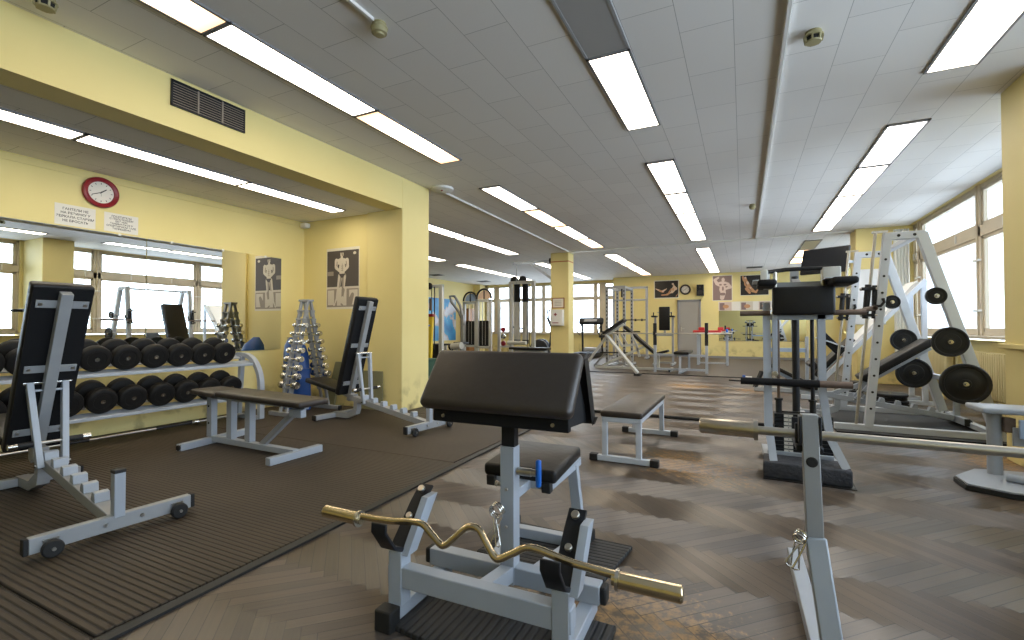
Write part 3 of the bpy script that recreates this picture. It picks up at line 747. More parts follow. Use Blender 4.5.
t = Thing('barbell', 'long dull steel barbell crossing the lower right over the parquet', 'barbell', (.85, 1.79, .757))
bx = lambda x: (x, 1.79-.012*(x-.18), .757)
t.part('shaft', MB('steel').cyl(bx(.03), bx(1.75), .0145, seg=16))
for s, x in ((-1, .035), (1, 1.745)):
    sl = t.part('sleeve', MB('sleeve').lathe(bx(x), (s, -.012*s, 0), [(0, .015), (0, .027), (.17, .0265), (.175, .022), (.176, .001)], 22))
    t.part('collar', MB('steel').lathe(bx(x), (s, -.012*s, 0), [(-.008, .015), (-.008, .034), (.006, .034), (.006, .02)], 22), sl)
springclip('spring_clip', 'rusty spring clip hanging on the barbell upright at lower right', (.150, 1.66, .475), (.3, 1, .2), .016, [(-.55, -.1, -1), (-.1, -.1, -1.1)], .085)

# ================================================================ adjustable incline benches
def incline_bench(label, loc, rotz, pad0, pad1, piv, postcap, capm='rubber', mat='grey_paint', foot_half=.345):
    """x=0 at the wheeled foot bar, low seat towards -x; pad0/pad1 = back of pad (x, z)"""
    t = Thing('incline_bench', label, 'exercise bench', loc, rotz, group=None, world=False)
    t.part('foot_bar', MB(mat).bar((0, -foot_half, .068), (0, foot_half, .068), .045, .075), bevel=.004)
    for s in (-1, 1):
        t.part('end_cap', MB('rubber').bar((0, s*foot_half, .068), (0, s*(foot_half+.02), .068), .047, .077), bevel=.004)
        wl = t.part('wheel', MB('rubber').lathe((.026, s*(foot_half-.075), .043), (1, 0, 0), [(.012, .01), (.012, .036), (.018, .042), (.034, .042), (.04, .036), (.04, .01)], 20))
        t.part('bracket', MB('steel').prism([(.024, s*(foot_half-.075)-.03, .085), (.024, s*(foot_half-.075)+.03, .085), (.024, s*(foot_half-.075)+.02, .03), (.024, s*(foot_half-.075)-.02, .03)], (.009, 0, 0)).cyl((.03, s*(foot_half-.075), .043), (.075, s*(foot_half-.075), .043), .008), wl)
    for y in (-.06, .1): t.part('bolt', MB('steel').cyl((.022, y, .07), (.034, y, .07), .009, seg=8))
    t.part('stub_post', MB('paint').bb((-.025, -.025, .09), (.025, .025, .33)), bevel=.004)
    t.part('post_cap', MB(capm).bb((-.027, -.027, .322), (.027, .027, .342)), bevel=.005)
    ra, rb = V((-.03, 0, .075)), V((-1.22, 0, .265))
    rl = t.part('ladder_rail', MB(mat).bar(ra, rb, .075, .06), bevel=.004)
    rd = (rb-ra).normalized(); rn = V((rd.z, 0, -rd.x)) if rd.x < 0 else V((-rd.z, 0, rd.x))
    if rn.z < 0: rn = -rn
    for k in range(6):
        p = ra+rd*(.17+k*.155)+rn*.03
        t.part('notch', MB('paint').prism([(*(p+V((0, -.035, 0))),), tuple(p+rd*.06+V((0, -.035, 0))), tuple(p+rd*.05+rn*.05+V((0, -.035, 0))), tuple(p+rd*.015+rn*.05+V((0, -.035, 0)))], (0, .07, 0)), rl, bevel=.003)
    # seat support: curved leg to a foot cross bar
    sp = [(-1.12, 0, .25), (-1.12, 0, .2)] + [(-1.24+.12*math.cos(a), 0, .17+.135*math.sin(a)) for a in [-.15*PI*k/3 for k in range(0, 4)]] + [(-1.27, 0, .045), (-1.52, 0, .04)]
    t.part('curved_leg', MB(mat).rtube(sp, .065, .06, (0, 1, 0)))
    t.part('rear_foot', MB(mat).bar((-1.5, -.30, .035), (-1.5, .30, .035), .06, .055), bevel=.004)
    for s in (-1, 1): t.part('end_cap', MB('rubber').bar((-1.5, s*.30, .035), (-1.5, s*.315, .035), .065, .06), bevel=.004)
    sr = [V((-1.22, 0, .265)), V((-1.3, 0, .30)), V((-1.92, 0, .40))]
    t.part('seat_rail', MB(mat).rtube(sr, .05, .05, (0, 1, 0)))
    sd = (sr[2]-sr[1]).normalized()
    t.part('seat', MB('vinyl').pad((-1.62, 0, .395), (.58, .30, .055), Euler((0, math.atan2(.10, .62), 0)), .016))
    # backrest
    a, c = V((pad0[0], 0, pad0[1])), V((pad1[0], 0, pad1[1])); d = (c-a).normalized(); n = V((-d.z, 0, d.x)); L = (c-a).length
    if n.x > 0: n = -n
    rot = Matrix((d, V((0, 1, 0)), d.cross(V((0, 1, 0))))).transposed()
    pd = t.part('backrest', MB('vinyl').pad((a+c)/2+n*.045, (L, .30, .07), rot, .016))
    t.part('backing_board', MB('vinyl_under').box((a+c)/2+n*.006, (L-.03, .285, .012), rot), pd)
    sb = V((-1.16, 0, .26))
    t.part('spine', MB(mat).bar(a-d*.06-n*.03, c-d*.03-n*.03, .058, .05, n), bevel=.003)
    for f in (.13, .52, .90):
        q = a+d*L*f-n*.006
        sp2 = t.part('strap', MB(mat).box(q, (.05, .25, .006), rot), bevel=.002)
        t.part('bolt', MB('steel').cyl(q+V((0, -.105, 0)), q+V((0, -.105, 0))-n*.012, .009, seg=8).cyl(q+V((0, .105, 0)), q+V((0, .105, 0))-n*.012, .009, seg=8), sp2)
    t.part('hinge', MB(mat).bar((-1.2, -.04, .27), (-1.2, .04, .27), .09, .07).bar((-1.2, 0, .27), a+d*.02-n*.03, .055, .05), bevel=.004)
    # brace
    pv = V((piv[0]+.035, 0, piv[1]+.02)); bt = V((-.95, 0, .215)); e = (bt-pv).normalized()
    br = MB('paint')
    for s in (-1, 1): br.bar(pv+V((0, s*.085, 0)), bt+V((0, s*.058, 0)), .034, .042, (1, 0, 0))
    br.bar(pv+e*.05+V((0, -.085, 0)), pv+e*.05+V((0, .085, 0)), .03, .014)
    bro = t.part('brace', br, bevel=.003)
    t.part('pivot_bolt', MB('chrome').cyl(pv+V((0, -.115, 0)), pv+V((0, .115, 0)), .013), bro)
    hd = pv.lerp(bt, .71)
    h = t.part('handle', MB('steel').cyl(hd+V((0, -.16, 0)), hd+V((0, .16, 0)), .010), bro)
    for s in (-1, 1):
        t.part('grip', MB('rubber', 'chrome').cyl(hd+V((0, s*.075, 0)), hd+V((0, s*.155, 0)), .018).use(1).cyl(hd+V((0, s*.155, 0)), hd+V((0, s*.195, 0)), .019), bro)
    b = MB('chrome')
    for s in (-1, 1): b.cyl(bt+V((0, s*.05, .02)), bt+V((0, s*.085, .02)), .011, seg=8)
    t.part('bolt', b, bro)
    return t
incline_bench('grey incline bench with tall raised black backrest at the left edge', (-2.985, 1.345, .0105), math.radians(-4.5), (-1.27, .275), (-.775, 1.345), (-1.10, .72), 'rubber')
incline_bench('grey incline bench with raised backrest in front of the alcove column', (-2.985, 4.115, .0105), math.radians(-5.5), (-1.27, .29), (-.925, 1.435), (-1.05, .775), 'yellow', 'yellow_panel')
incline_bench('incline bench lowered almost flat inside the guided barbell frame', (2.14, 6.95, .0185), math.radians(2), (-.87, .44), (-.22, .90), (-.72, .57), 'rubber', 'rubber', 'paint', .25)

# ================================================================ flat bench in two pads
t = Thing('split_bench', 'flat grey-framed bench with two dark pads on the brown mat', 'exercise bench', (-3.95, 2.8, 0))
Y0 = 2.8
f = MB('paint'); f.bar((-4.55, Y0, .055), (-3.38, Y0-.02, .055), .06, .05); f.bar((-3.385, 2.52, .04), (-3.375, 3.03, .04), .06, .06); f.bar((-4.49, 2.47, .04), (-4.60, 3.2, .04), .06, .06)
t.part('base', f, bevel=.004)
for k, x in enumerate((-4.555, -4.26, -4.0)):
    t.part('leg', MB('paint').bb((x-.035, Y0-.03, .07), (x+.035, Y0+.03, .45)), bevel=.004)
t.part('brace', MB('grey_paint').bar((-3.84, Y0, .06), (-3.38, Y0, .42), .045, .05), bevel=.003)
t.part('seat_rail', MB('paint').bar((-4.55, Y0, .45), (-3.28, Y0-.0, .44), .05, .04).bb((-3.40, Y0-.075, .36), (-3.26, Y0-.02, .425)), bevel=.004)
t.part('pad', MB('vinyl_brown').pad((-4.47, Y0, .497), (.36, .31, .05), Euler((0, .05, 0)), .02), label='short dark head pad')
t.part('pad', MB('vinyl_brown').pad((-3.735, Y0, .490), (1.10, .31, .055), Euler((0, .022, 0)), .022), label='long dark seat pad')
b = MB('rubber'); [b.cyl((x, y, .04), (x+dx*.012, y+dy*.012, .04), .024, seg=8) for x, y, dx, dy in ((-4.485, 2.47, .1, -1),)]; t.part('end_cap', b)
b = MB('dark_gap'); [b.cyl((-4.555, Y0-.031, z), (-4.555, Y0-.036, z), .009, seg=8) for z in (.36, .2)]; b.cyl((-4.60, Y0, .36), (-4.62, Y0, .36), .014); t.part('bolt', b)

# ================================================================ dumbbell rack with black dumbbells
t = Thing('dumbbell_rack', 'long two-tier grey dumbbell rack along the mirror wall', 'dumbbell rack', (-5.5, 2.4, 0))
tl = math.radians(16)
for nm, zf in (('upper', .686), ('lower', .296)):
    f = MB('paint')
    for dx, th in ((0, .0), (-.22, .0)):
        p = V((-5.335+dx*math.cos(tl), 0, zf-dx*math.sin(tl)))
        f.box((p.x-.03, 2.28, p.z), (.12, 2.95, .012), Euler((0, tl, 0)))
    f.bb((-5.30, .8, zf-.035), (-5.285, 3.755, zf-.005)); 
    t.part('shelf', f, bevel=.003)
for y in (.82, 3.76):
    f = MB('paint')
    pts = [(-5.62, y, .765), (-5.58, y, .775)] + [(-5.50+.32*math.sin(a)*1.0, y, .40+.375*math.cos(a)) for a in [PI/2*k/8 for k in range(1, 9)]] + [(-5.18, y, .02)]
    f.rtube(pts, .06, .05, (0, 1, 0)); t.part('curved_leg', f)
    t.part('back_leg', MB('paint').bar((-5.58, y-.01, .02), (-5.52, y-.01, .76), .055, .05), bevel=.004)
    t.part('foot', MB('paint').bar((-5.7, y-.01, .03), (-5.2, y-.01, .03), .05, .045), bevel=.004)
def black_dumbbell(loc, r, label):
    o = bpy.data.objects.new('dumbbell', None); COL.objects.link(o); o.location = loc; o.rotation_euler = (0, tl, 0); o.empty_display_size = .1
    props(o, label=label, category='dumbbell', group='black rubber dumbbells on the long rack')
    return o
def dumb_parts(o, r):
    for s in (-1, 1):
        h = put('head', MB('dbell').lathe((0, 0, 0), (s, 0, 0), [(.065, .01), (.065, r*.90), (.072, r*.98), (.08, r), (.130, r), (.139, r*.97), (.145, r*.90), (.145, r*.62), (.142, r*.60), (.142, .01)], 26), o)
        put('boss', MB('chrome').lathe((s*.144, 0, 0), (s, 0, 0), [(0, .021), (.005, .02), (.005, .009), (.002, .008), (.002, .001)], 16), h)
    put('handle', MB('steel').cyl((-.07, 0, 0), (.07, 0, 0), .016), o)
ups = [1.02, 1.26, 1.50, 1.74, 1.98, 2.215, 2.455, 2.70, 2.935, 3.175, 3.41]
los = [1.02, 1.27, 1.515, 1.765, 2.01, 2.265, 2.51, 2.765, 3.005, 3.245, 3.49]
proto = {}
for tier, ys, zf in (('upper', ups, .695), ('lower', los, .305)):
    for k, y in enumerate(ys):
        r = .124 - .0010*k
        nfar = len(ys)-1-k
        lab = 'black round dumbbell on the %s rack shelf, %s' % (tier, 'at the curved far end' if nfar == 0 else '%s from the curved far end' % ORD[nfar])
        cxx, cz = -5.335-.11, zf + .11*math.sin(tl)+ r + .004
        if not proto:
            o = black_dumbbell((cxx, y, cz), .122, lab); dumb_parts(o, .121); proto['o'] = o
        else:
            dup(proto['o'], (cxx, y, cz), (0, tl, 0), lab)
t = Thing('barbell', 'thin barbell lying on the low feet of the dumbbell rack', 'barbell', (-5.62, 2.6, .07))
t.part('shaft', MB('steel', 'dark_paint').cyl((-5.40, 1.2, .072), (-5.40, 3.7, .072), .0135).use(1).cyl((-5.40, 2.0, .072), (-5.40, 2.2, .072), .0145).cyl((-5.40, 2.75, .072), (-5.40, 3.1, .072), .0145))
t.part('collar', MB('chrome').lathe((-5.40, 3.12, .072), (0, 1, 0), [(0, .014), (0, .028), (.04, .028), (.04, .014)], 16))

# ================================================================ chrome dumbbell tree
TX, TY = -5.12, 4.35
t = Thing('dumbbell_tree', 'tall A-shaped steel dumbbell stand in the yellow corner', 'dumbbell stand', (TX, TY, 0))
def tree_y(s, z): return TY+s*(.02+.31*(1.46-z)/1.42)
for s in (-1, 1):
    yb = tree_y(s, .04)
    fo = t.part('foot', MB('grey_paint', 'rubber').bar((TX-.24, yb, .035), (TX+.26, yb, .035), .05, .05).use(1).bar((TX+.26, yb, .035), (TX+.275, yb, .035), .054, .054), bevel=.003)
    for dx in (-.055, .055):
        t.part('upright', MB('grey_paint').bar((TX+dx, yb, .05), (TX+dx, tree_y(s, 1.46), 1.46), .035, .028, (0, 1, 0)), bevel=.002)
t.part('top_plate', MB('grey_paint').bb((TX-.085, TY-.05, 1.445), (TX+.085, TY+.05, 1.47)), bevel=.003)
levels = [.36+.108*k for k in range(10)]
for s in (-1, 1):
    for z in levels:
        y = tree_y(s, z)
        m = MB('grey_paint')
        for dx in (-.055, .055):
            m.prism([(TX+dx-.014, y-.016, z-.085), (TX+dx-.014, y+.016, z-.085), (TX+dx-.014, y+.036, z), (TX+dx-.014, y-.036, z)], (.028, 0, 0))
        m.bar((TX-.08, y, z-.008), (TX+.08, y, z-.008), .03, .014)
        t.part('cradle', m)
def chrome_db(r, L, h):
    o = bpy.data.objects.new('chrome_dumbbell', None); COL.objects.link(o); o.empty_display_size = .05
    for s in (-1, 1):
        put('head', MB('chrome').lathe((s*L/2, 0, 0), (s, 0, 0), [(-h/2, .008), (-h/2, r*.85), (-h/2+.008, r), (h/2-.008, r), (h/2, r*.88), (h/2, r*.5), (h/2-.004, r*.45), (h/2-.004, .001)], 18), o)
    put('handle', MB('chrome').lathe((-L/2, 0, 0), (1, 0, 0), [(0, .012), (L*.3, .013), (L*.5, .016), (L*.7, .013), (L, .012)], 12), o)
    return o
for s, side in ((-1, 'left'), (1, 'right')):
    for k in range(8):
        z = levels[k]; r = .047-.0024*k; L = .24-.009*k; y = tree_y(s, z)+s*.0
        o = chrome_db(r, L, .085-.003*k)
        o.location = (TX+.01, y, z+r*.35+.01)
        o.rotation_euler = (random.uniform(0, 3), 0, random.uniform(-.06, .06))
        props(o, label='small chrome dumbbell on the %s leg of the A-shaped stand, %s' % (side, 'on its lowest rung' if k == 0 else '%s rung up' % ORD[k]), category='dumbbell', group='chrome dumbbells on the A-shaped stand')

# blue rolled mats and olive sheet in the corner
t = Thing('gym_mat', 'upright bundle of blue vinyl gym mat behind the chrome dumbbell stand', 'gym mat', (-5.42, 4.47, 0))
m = MB('blue')
R = []
for k, (z, wx, wy, dx) in enumerate(((.0, .20, .13, .0), (.05, .215, .14, 0), (.45, .205, .14, -.01), (.75, .19, .13, -.03), (.86, .17, .10, -.05), (.92, .11, .06, -.08), (.97, .05, .03, -.1))):
    R.append([V((-5.42+dx+wx*math.cos(2*PI*i/20)*(1+.05*math.sin(5*2*PI*i/20)), 4.47+wy*math.sin(2*PI*i/20), z)) for i in range(20)])
m.rings(R); t.part('roll', m)
t.part('strap', MB('blue').rings([[V((-5.425+.222*math.cos(2*PI*i/20), 4.47+.148*math.sin(2*PI*i/20), z)) for i in range(20)] for z in (.5, .56)]))
single('sheet', 'flat olive sheet leaning on the wall behind the middle incline bench', 'board', MB('olive').prism([(-4.75, 4.86, .0), (-4.28, 4.86, .0), (-4.33, 4.915, .52), (-4.75, 4.915, .52)], (0, .012, 0)), (-4.5, 4.88, 0), bevel=.003)
single('gym_mat', 'dull olive folded mat edge leaning beside the blue bundle', 'gym mat', MB('olive').prism([(-5.28, 4.8, 0), (-5.10, 4.8, 0), (-5.08, 4.92, .62), (-5.2, 4.92, .62)], (0, .03, 0)), (-5.2, 4.85, 0), bevel=.005)

# ================================================================ on the mirror wall
def mirror(label, y0, y1, z0, z1):
    t = Thing('mirror_panel', label, 'mirror', (XL, y1, z0), math.radians(.36), world=False)
    L = y1-y0; h = z1-z0; e = .002
    t.part('glass', MB('mirror').bb((e, -L+.001, 0), (e+.006, -.001, h)))
    for y in (-L+.25, -L/2, -.25):
        t.part('clip', MB('white').pad((e+.008, y, h-.004), (.01, .03, .026), None, .004, 2))
mirror('large wall mirror panel above the near half of the dumbbell rack', -1.2, 2.885, .80, 2.085)
mirror('large wall mirror panel above the far half of the dumbbell rack', 2.887, 4.575, .80, 2.085)
t = Thing('alarm_sensor', 'small white sensor high in the alcove corner', 'sensor', (-5.78, 4.9, 2.6))
t.part('body', MB('white').pad((-5.8, 4.9, 2.61), (.12, .09, .07), None, .015))
t.part('arm', MB('white').bar((-5.9, 4.95, 2.61), (-5.8, 4.91, 2.61), .03, .03))
t = Thing('round_clock', 'red-rimmed round wall clock above the mirror', 'clock', (XL, 2.465, 2.483))
c = V((XL, 2.465, 2.483))
t.part('rim', MB('red').lathe(c, (1, 0, 0), [(0, .15), (.02, .157), (.04, .15), (.046, .135), (.036, .112), (.02, .108), (.02, .001)], 40))
fc = t.part('face', MB('paper').lathe(c, (1, 0, 0), [(.02, .109), (.0225, .109), (.0225, .001)], 36))
m = MB('ink')
for k in range(12):
    a = 2*PI*k/12; d = V((0, math.sin(a), math.cos(a))); m.bar(c+V((.0235, 0, 0))+d*.082, c+V((.0235, 0, 0))+d*.096, .006, .001, (1, 0, 0))
t.part('numerals', m, fc)
hand = lambda ang, L, w_: MB('ink').bar(c+V((.026, 0, 0))-V((0, math.sin(ang), math.cos(ang)))*.015, c+V((.026, 0, 0))+V((0, math.sin(ang), math.cos(ang)))*L, w_, .001, (1, 0, 0))
t.part('hour_hand', hand(math.radians(50), .058, .010)); t.part('minute_hand', hand(math.radians(245), .085, .007)); t.part('second_hand', hand(math.radians(180), .04, .002))
def notice(label, y0, y1, z0, z1, txt, size, gap):
    t = Thing('notice', label, 'sign', (XL, (y0+y1)/2, (z0+z1)/2))
    t.part('sheet', MB('paper').bb((XL+.0005, y0, z0), (XL+.003, y1, z1)))
    lettering('lettering', txt, t.o, (.0035, 0, 0), size, (0, 1, 0), (0, 0, 1), 'ink', 'CENTER', gap)
notice('white paper notice with four printed lines, left below the red clock', 2.112, 2.43, 2.10, 2.303, 'ГАНТЕЛИ НЕ\nНА РЕЗИНКУ У\nЗЕРКАЛА СТАВИМ\nНЕ БРОСАТЬ', .032, 1.18)
notice('white paper notice with six printed lines, right below the red clock', 2.502, 2.806, 2.105, 2.30, 'ПОСЕТИТЕЛИ\nС ПОЛОТЕНЦЕМ\nБЕЗ НИХ\nЗАНИМАТЬСЯ В\nСПОРТИВНОМ ЗАЛЕ\nЗАПРЕЩЕНО', .026, .98)
t = Thing('power_socket', 'small old wall socket low on the yellow corner wall', 'socket', (XL, 4.72, .86))
t.part('plate', MB('cream').pad((XL+.008, 4.72, .93), (.016, .08, .08), None, .006, 2)); t.part('insert', MB('dark_gap').lathe((XL+.016, 4.72, .93), (1, 0, 0), [(0, .02), (.002, .019), (.002, .001)], 14))

# ================================================================ printed posters (flat sheets)
def ell(cx, cy, rx, ry, rot=0, n=14):
    c, s = math.cos(rot), math.sin(rot)
    return [(cx+rx*math.cos(2*PI*k/n)*c-ry*math.sin(2*PI*k/n)*s, cy+rx*math.cos(2*PI*k/n)*s+ry*math.sin(2*PI*k/n)*c) for k in range(n)]
def limb(x0, y0, x1, y1, r0, r1):
    dx, dy = x1-x0, y1-y0; L = math.hypot(dx, dy); nx, ny = -dy/L, dx/L; a = math.atan2(ny, nx)
    pts = [(x0+r0*math.cos(a+PI*k/6), y0+r0*math.sin(a+PI*k/6)) for k in range(7)]
    pts += [(x1+r1*math.cos(a+PI+PI*k/6), y1+r1*math.sin(a+PI+PI*k/6)) for k in range(7)]
    return pts
def poster(name, label, o, ux, uy, nrm, w_, h_, mats, shapes, border=.0):
    """sheet with its lower left corner at o; shapes are (material index, outline in metres)"""
    o, ux, uy, nrm = V(o), V(ux), V(uy), V(nrm)
    t = Thing(name, label, 'poster', tuple(o+ux*w_/2+uy*h_/2))
    P = lambda x, y, e: o+ux*x+uy*y+nrm*e
    t.part('sheet', MB(mats[0]).prism([P(0, 0, .0005), P(w_, 0, .0005), P(w_, h_, .0005), P(0, h_, .0005)], nrm*.0022))
    m = MB(*mats[1:])
    for k, (mi, pts) in enumerate(shapes):
        m.use(mi); m.poly([P(x, y, .0029+.00012*k) for x, y in pts])
    t.part('print', m)
    return t
rect = lambda a, b, c, d: [(a, b), (c, b), (c, d), (a, d)]
def standing(w_, h_):
    u = h_; X = w_*.47
    S = [(0, rect(.012, u*.365, w_-.012, u*.955)), (1, rect(.012, .03, w_-.012, u*.365)), (2, rect(.012, u*.33, w_-.012, u*.365)),
         (2, rect(.03, .06, w_*.24, u*.31)), (2, rect(w_*.70, .06, w_-.03, u*.31)), (2, rect(w_*.33, .05, w_*.62, u*.33)), (1, rect(w_*.28, .05, w_*.30, u*.33)), (1, rect(.02, u*.55, w_*.22, u*.62)),
         (2, ell(w_*.86, u*.90, .03, .02)), (1, limb(w_*.72, .09, w_*.8, .2, .05, .03))]
    A = lambda t, *p: S.append((t, limb(*[q*u if i in (1, 3, 4, 5) else X+q*u for i, q in enumerate(p)])))
    E_ = lambda t, x, y, rx, ry, r=0: S.append((t, ell(X+x*u, y*u, rx*u, ry*u, r)))
    A(2, -.03, .54, -.075, .32, .048, .030); A(1, -.008, .54, -.05, .36, .018, .010)
    A(1, .055, .54, .035, .32, .048, .030); A(2, .07, .53, .055, .34, .022, .014)
    A(2, -.075, .31, -.105, .19, .033, .022); A(2, -.105, .18, -.15, .085, .020, .012); A(2, -.15, .075, -.17, .06, .014, .010)
    A(1, .035, .31, .02, .20, .034, .022); A(2, .02, .19, -.005, .09, .019, .012); A(1, -.005, .08, .03, .06, .015, .010)
    E_(2, .012, .66, .072, .11); E_(2, .0, .775, .120, .058); E_(1, .014, .68, .007, .07)
    for k in range(3): E_(1, .014, .63+.035*k, .032, .004)
    A(2, -.112, .79, -.122, .69, .040, .032); A(1, -.098, .77, -.108, .70, .010, .008); A(2, -.122, .68, -.02, .60, .028, .018)
    A(2, .118, .79, .13, .69, .040, .032); A(1, .10, .77, .112, .70, .010, .008); A(2, .13, .68, .035, .60, .028, .018)
    E_(2, .008, .595, .030, .018); S.append((0, [(X-.06*u, .575*u), (X+.085*u, .575*u), (X+.04*u, .51*u), (X-.01*u, .51*u)]))
    A(2, .005, .82, .005, .85, .026, .024); E_(2, .008, .895, .036, .050); E_(0, .008, .932, .037, .018); E_(1, .018, .885, .014, .026); E_(0, .0, .90, .022, .004)
    return S
poster('poster', 'black-and-white poster of a standing muscular man on the alcove wall', (-5.43, 4.97, 1.37), (1, 0, 0), (0, 0, 1), (0, -1, 0), .63, .875, ['paper_poster', 'sepia_dark', 'sepia_mid', 'sepia_light'], standing(.63, .875))
# ================================================================ pull-up and dip machine with weight stack
t = Thing('dip_machine', 'tall dip and pull machine with black back pad and weight stack', 'exercise machine', (.38, 4.25, 0))
YK = 4.2
f = MB('paint')
for x in (.165, .60): f.bar((x, 4.215, .09), (x, 4.75, .05), .05, .05)
f.bar((.165, 4.22, .12), (.60, 4.22, .12), .04, .05); f.bar((.165, 4.72, .05), (.60, 4.72, .05), .05, .05)
t.part('base_frame', f, bevel=.004)
t.part('upright', MB('paint').rtube([(.195, 3.99, .126), (.172, YK-.02, .35), (.165, YK, 1.30)], .04, .05, (0, 1, 0)), label='pale left upright')
t.part('upright', MB('paint').rtube([(.635, 3.97, .126), (.565, YK-.05, .30), (.53, YK, .62), (.525, YK, 1.25)], .05, .05, (0, 1, 0)), label='pale right upright')
t.part('hanger', MB('paint', 'steel').bar((.22, YK-.02, .76), (.22, YK-.02, 1.22), .035, .04).use(1).cyl((.22, YK-.06, .75), (.22, YK+.0, .75), .02), bevel=.003)
t.part('cross_member', MB('paint').bar((.17, YK, 1.185), (.6, YK, 1.185), .05, .045), bevel=.004)
t.part('back_pad', MB('vinyl').pad((.405, YK-.06, 1.305), (.405, .075, .215), None, .02))
t.part('mast', MB('dark_paint').cyl((.385, YK+.28, .1), (.385, YK+.28, 1.52), .027), label='dark round mast')
t.part('mast', MB('grey_paint').bar((.385, YK+.34, 1.25), (.385, YK+.34, 1.58), .06, .05), label='grey square mast')
t.part('arm_beam', MB('grey_paint').bar((.385, YK+.36, 1.50), (.385, YK+.05, 1.42), .05, .05).bar((.15, YK+.05, 1.43), (.70, YK+.05, 1.43), .05, .05))
for x0, x1 in ((.10, .225), (.565, .72)):
    a = t.part('arm_pad', MB('vinyl_under').pad(((x0+x1)/2, YK-.06, 1.435), (x1-x0, .40, .05), None, .02))
    t.part('tray', MB('white_paint').bb((x0-.03, YK-.16, 1.458), (x1-.01, YK+.16, 1.466)), a)
for x, w_ in ((.16, .05), (.60, .115)):
    g = t.part('hand_block', MB('cream_paint').pad((x+.0, YK+.02, 1.51), (w_, .16, .085), Euler((0, 0, -.15)), .008), label='pale grey hand block')
for x in (.228, .54): t.part('handle_post', MB('steel').cyl((x, YK, 1.38), (x, YK, 1.55), .014))
t.part('top_grip', MB('rubber').tube([(.14, YK-.03, 1.52), (.17, YK, 1.538), (.3, YK, 1.55), (.45, YK, 1.552), (.6, YK, 1.545), (.63, YK-.03, 1.53)], .016, 10))
t.part('guide_rod', MB('rust').cyl((.25, YK+.1, .42), (.25, YK+.1, 1.2), .011), label='rusty guide rod')
t.part('guide_rod', MB('dark_paint').cyl((.48, YK+.1, .42), (.48, YK+.1, 1.2), .014), label='dark guide rod')
for x in (.25, .48): t.part('stack_sleeve', MB('rubber').cyl((x, YK+.1, .40), (x, YK+.1, .53), .022).cyl((x, YK+.1, .53), (x, YK+.1, .545), .03))
r = t.part('leg_roller', MB('vinyl_under', 'rust').cyl((-.02, YK-.1, .69), (.50, YK-.1, .69), .028).use(1).cyl((.50, YK-.1, .69), (.70, YK-.1, .69), .026), label='dark foam roller with rusty bare end')
t.part('leg_roller', MB('rust').cyl((-.02, YK-.02, 1.215), (.19, YK-.02, 1.215), .02), label='rusty upper bar, left')
t.part('leg_roller', MB('rust').cyl((.60, YK-.02, 1.215), (.80, YK-.02, 1.215), .02), label='rusty upper bar, right')
plates = []
for k in range(10):
    z = .135+.030*k
    plates.append(t.part('stack_plate', MB('plate').bb((.215, YK+.03, z), (.60, YK+.17, z+.027)), bevel=.002))
    t.part('tag', MB('paper').bb((.28, YK+.0265, z+.003), (.34, YK+.0295, z+.025)), plates[-1])
    lettering('lettering', str(10-k), plates[-1], tuple(V((.31, YK+.0258, z+.014))-t.loc), .014, (1, 0, 0), (0, 0, 1))
t.part('selector_pin', MB('brass').cyl((.205, YK+.0, .17), (.205, YK+.03, .27), .008).cyl((.205, YK, .2), (.205, YK-.03, .2), .014))
t.part('cable_bar', MB('dark_paint').bar((.25, YK+.1, .44), (.48, YK+.1, .44), .012, .012))
single('step_block', 'rough grey rubber step block under the dip machine', 'step', MB('foam_step').pad((.40, 4.06, .066), (.54, .27, .115), Euler((0, 0, -.04)), .012), (.4, 4.06, 0))
single('step_sheet', 'thin black rubber sheet below the rough step block', 'rubber mat', MB('rubber').box((.41, 4.05, .004), (.56, .29, .006), Euler((0, 0, -.04))), (.41, 4.05, 0))

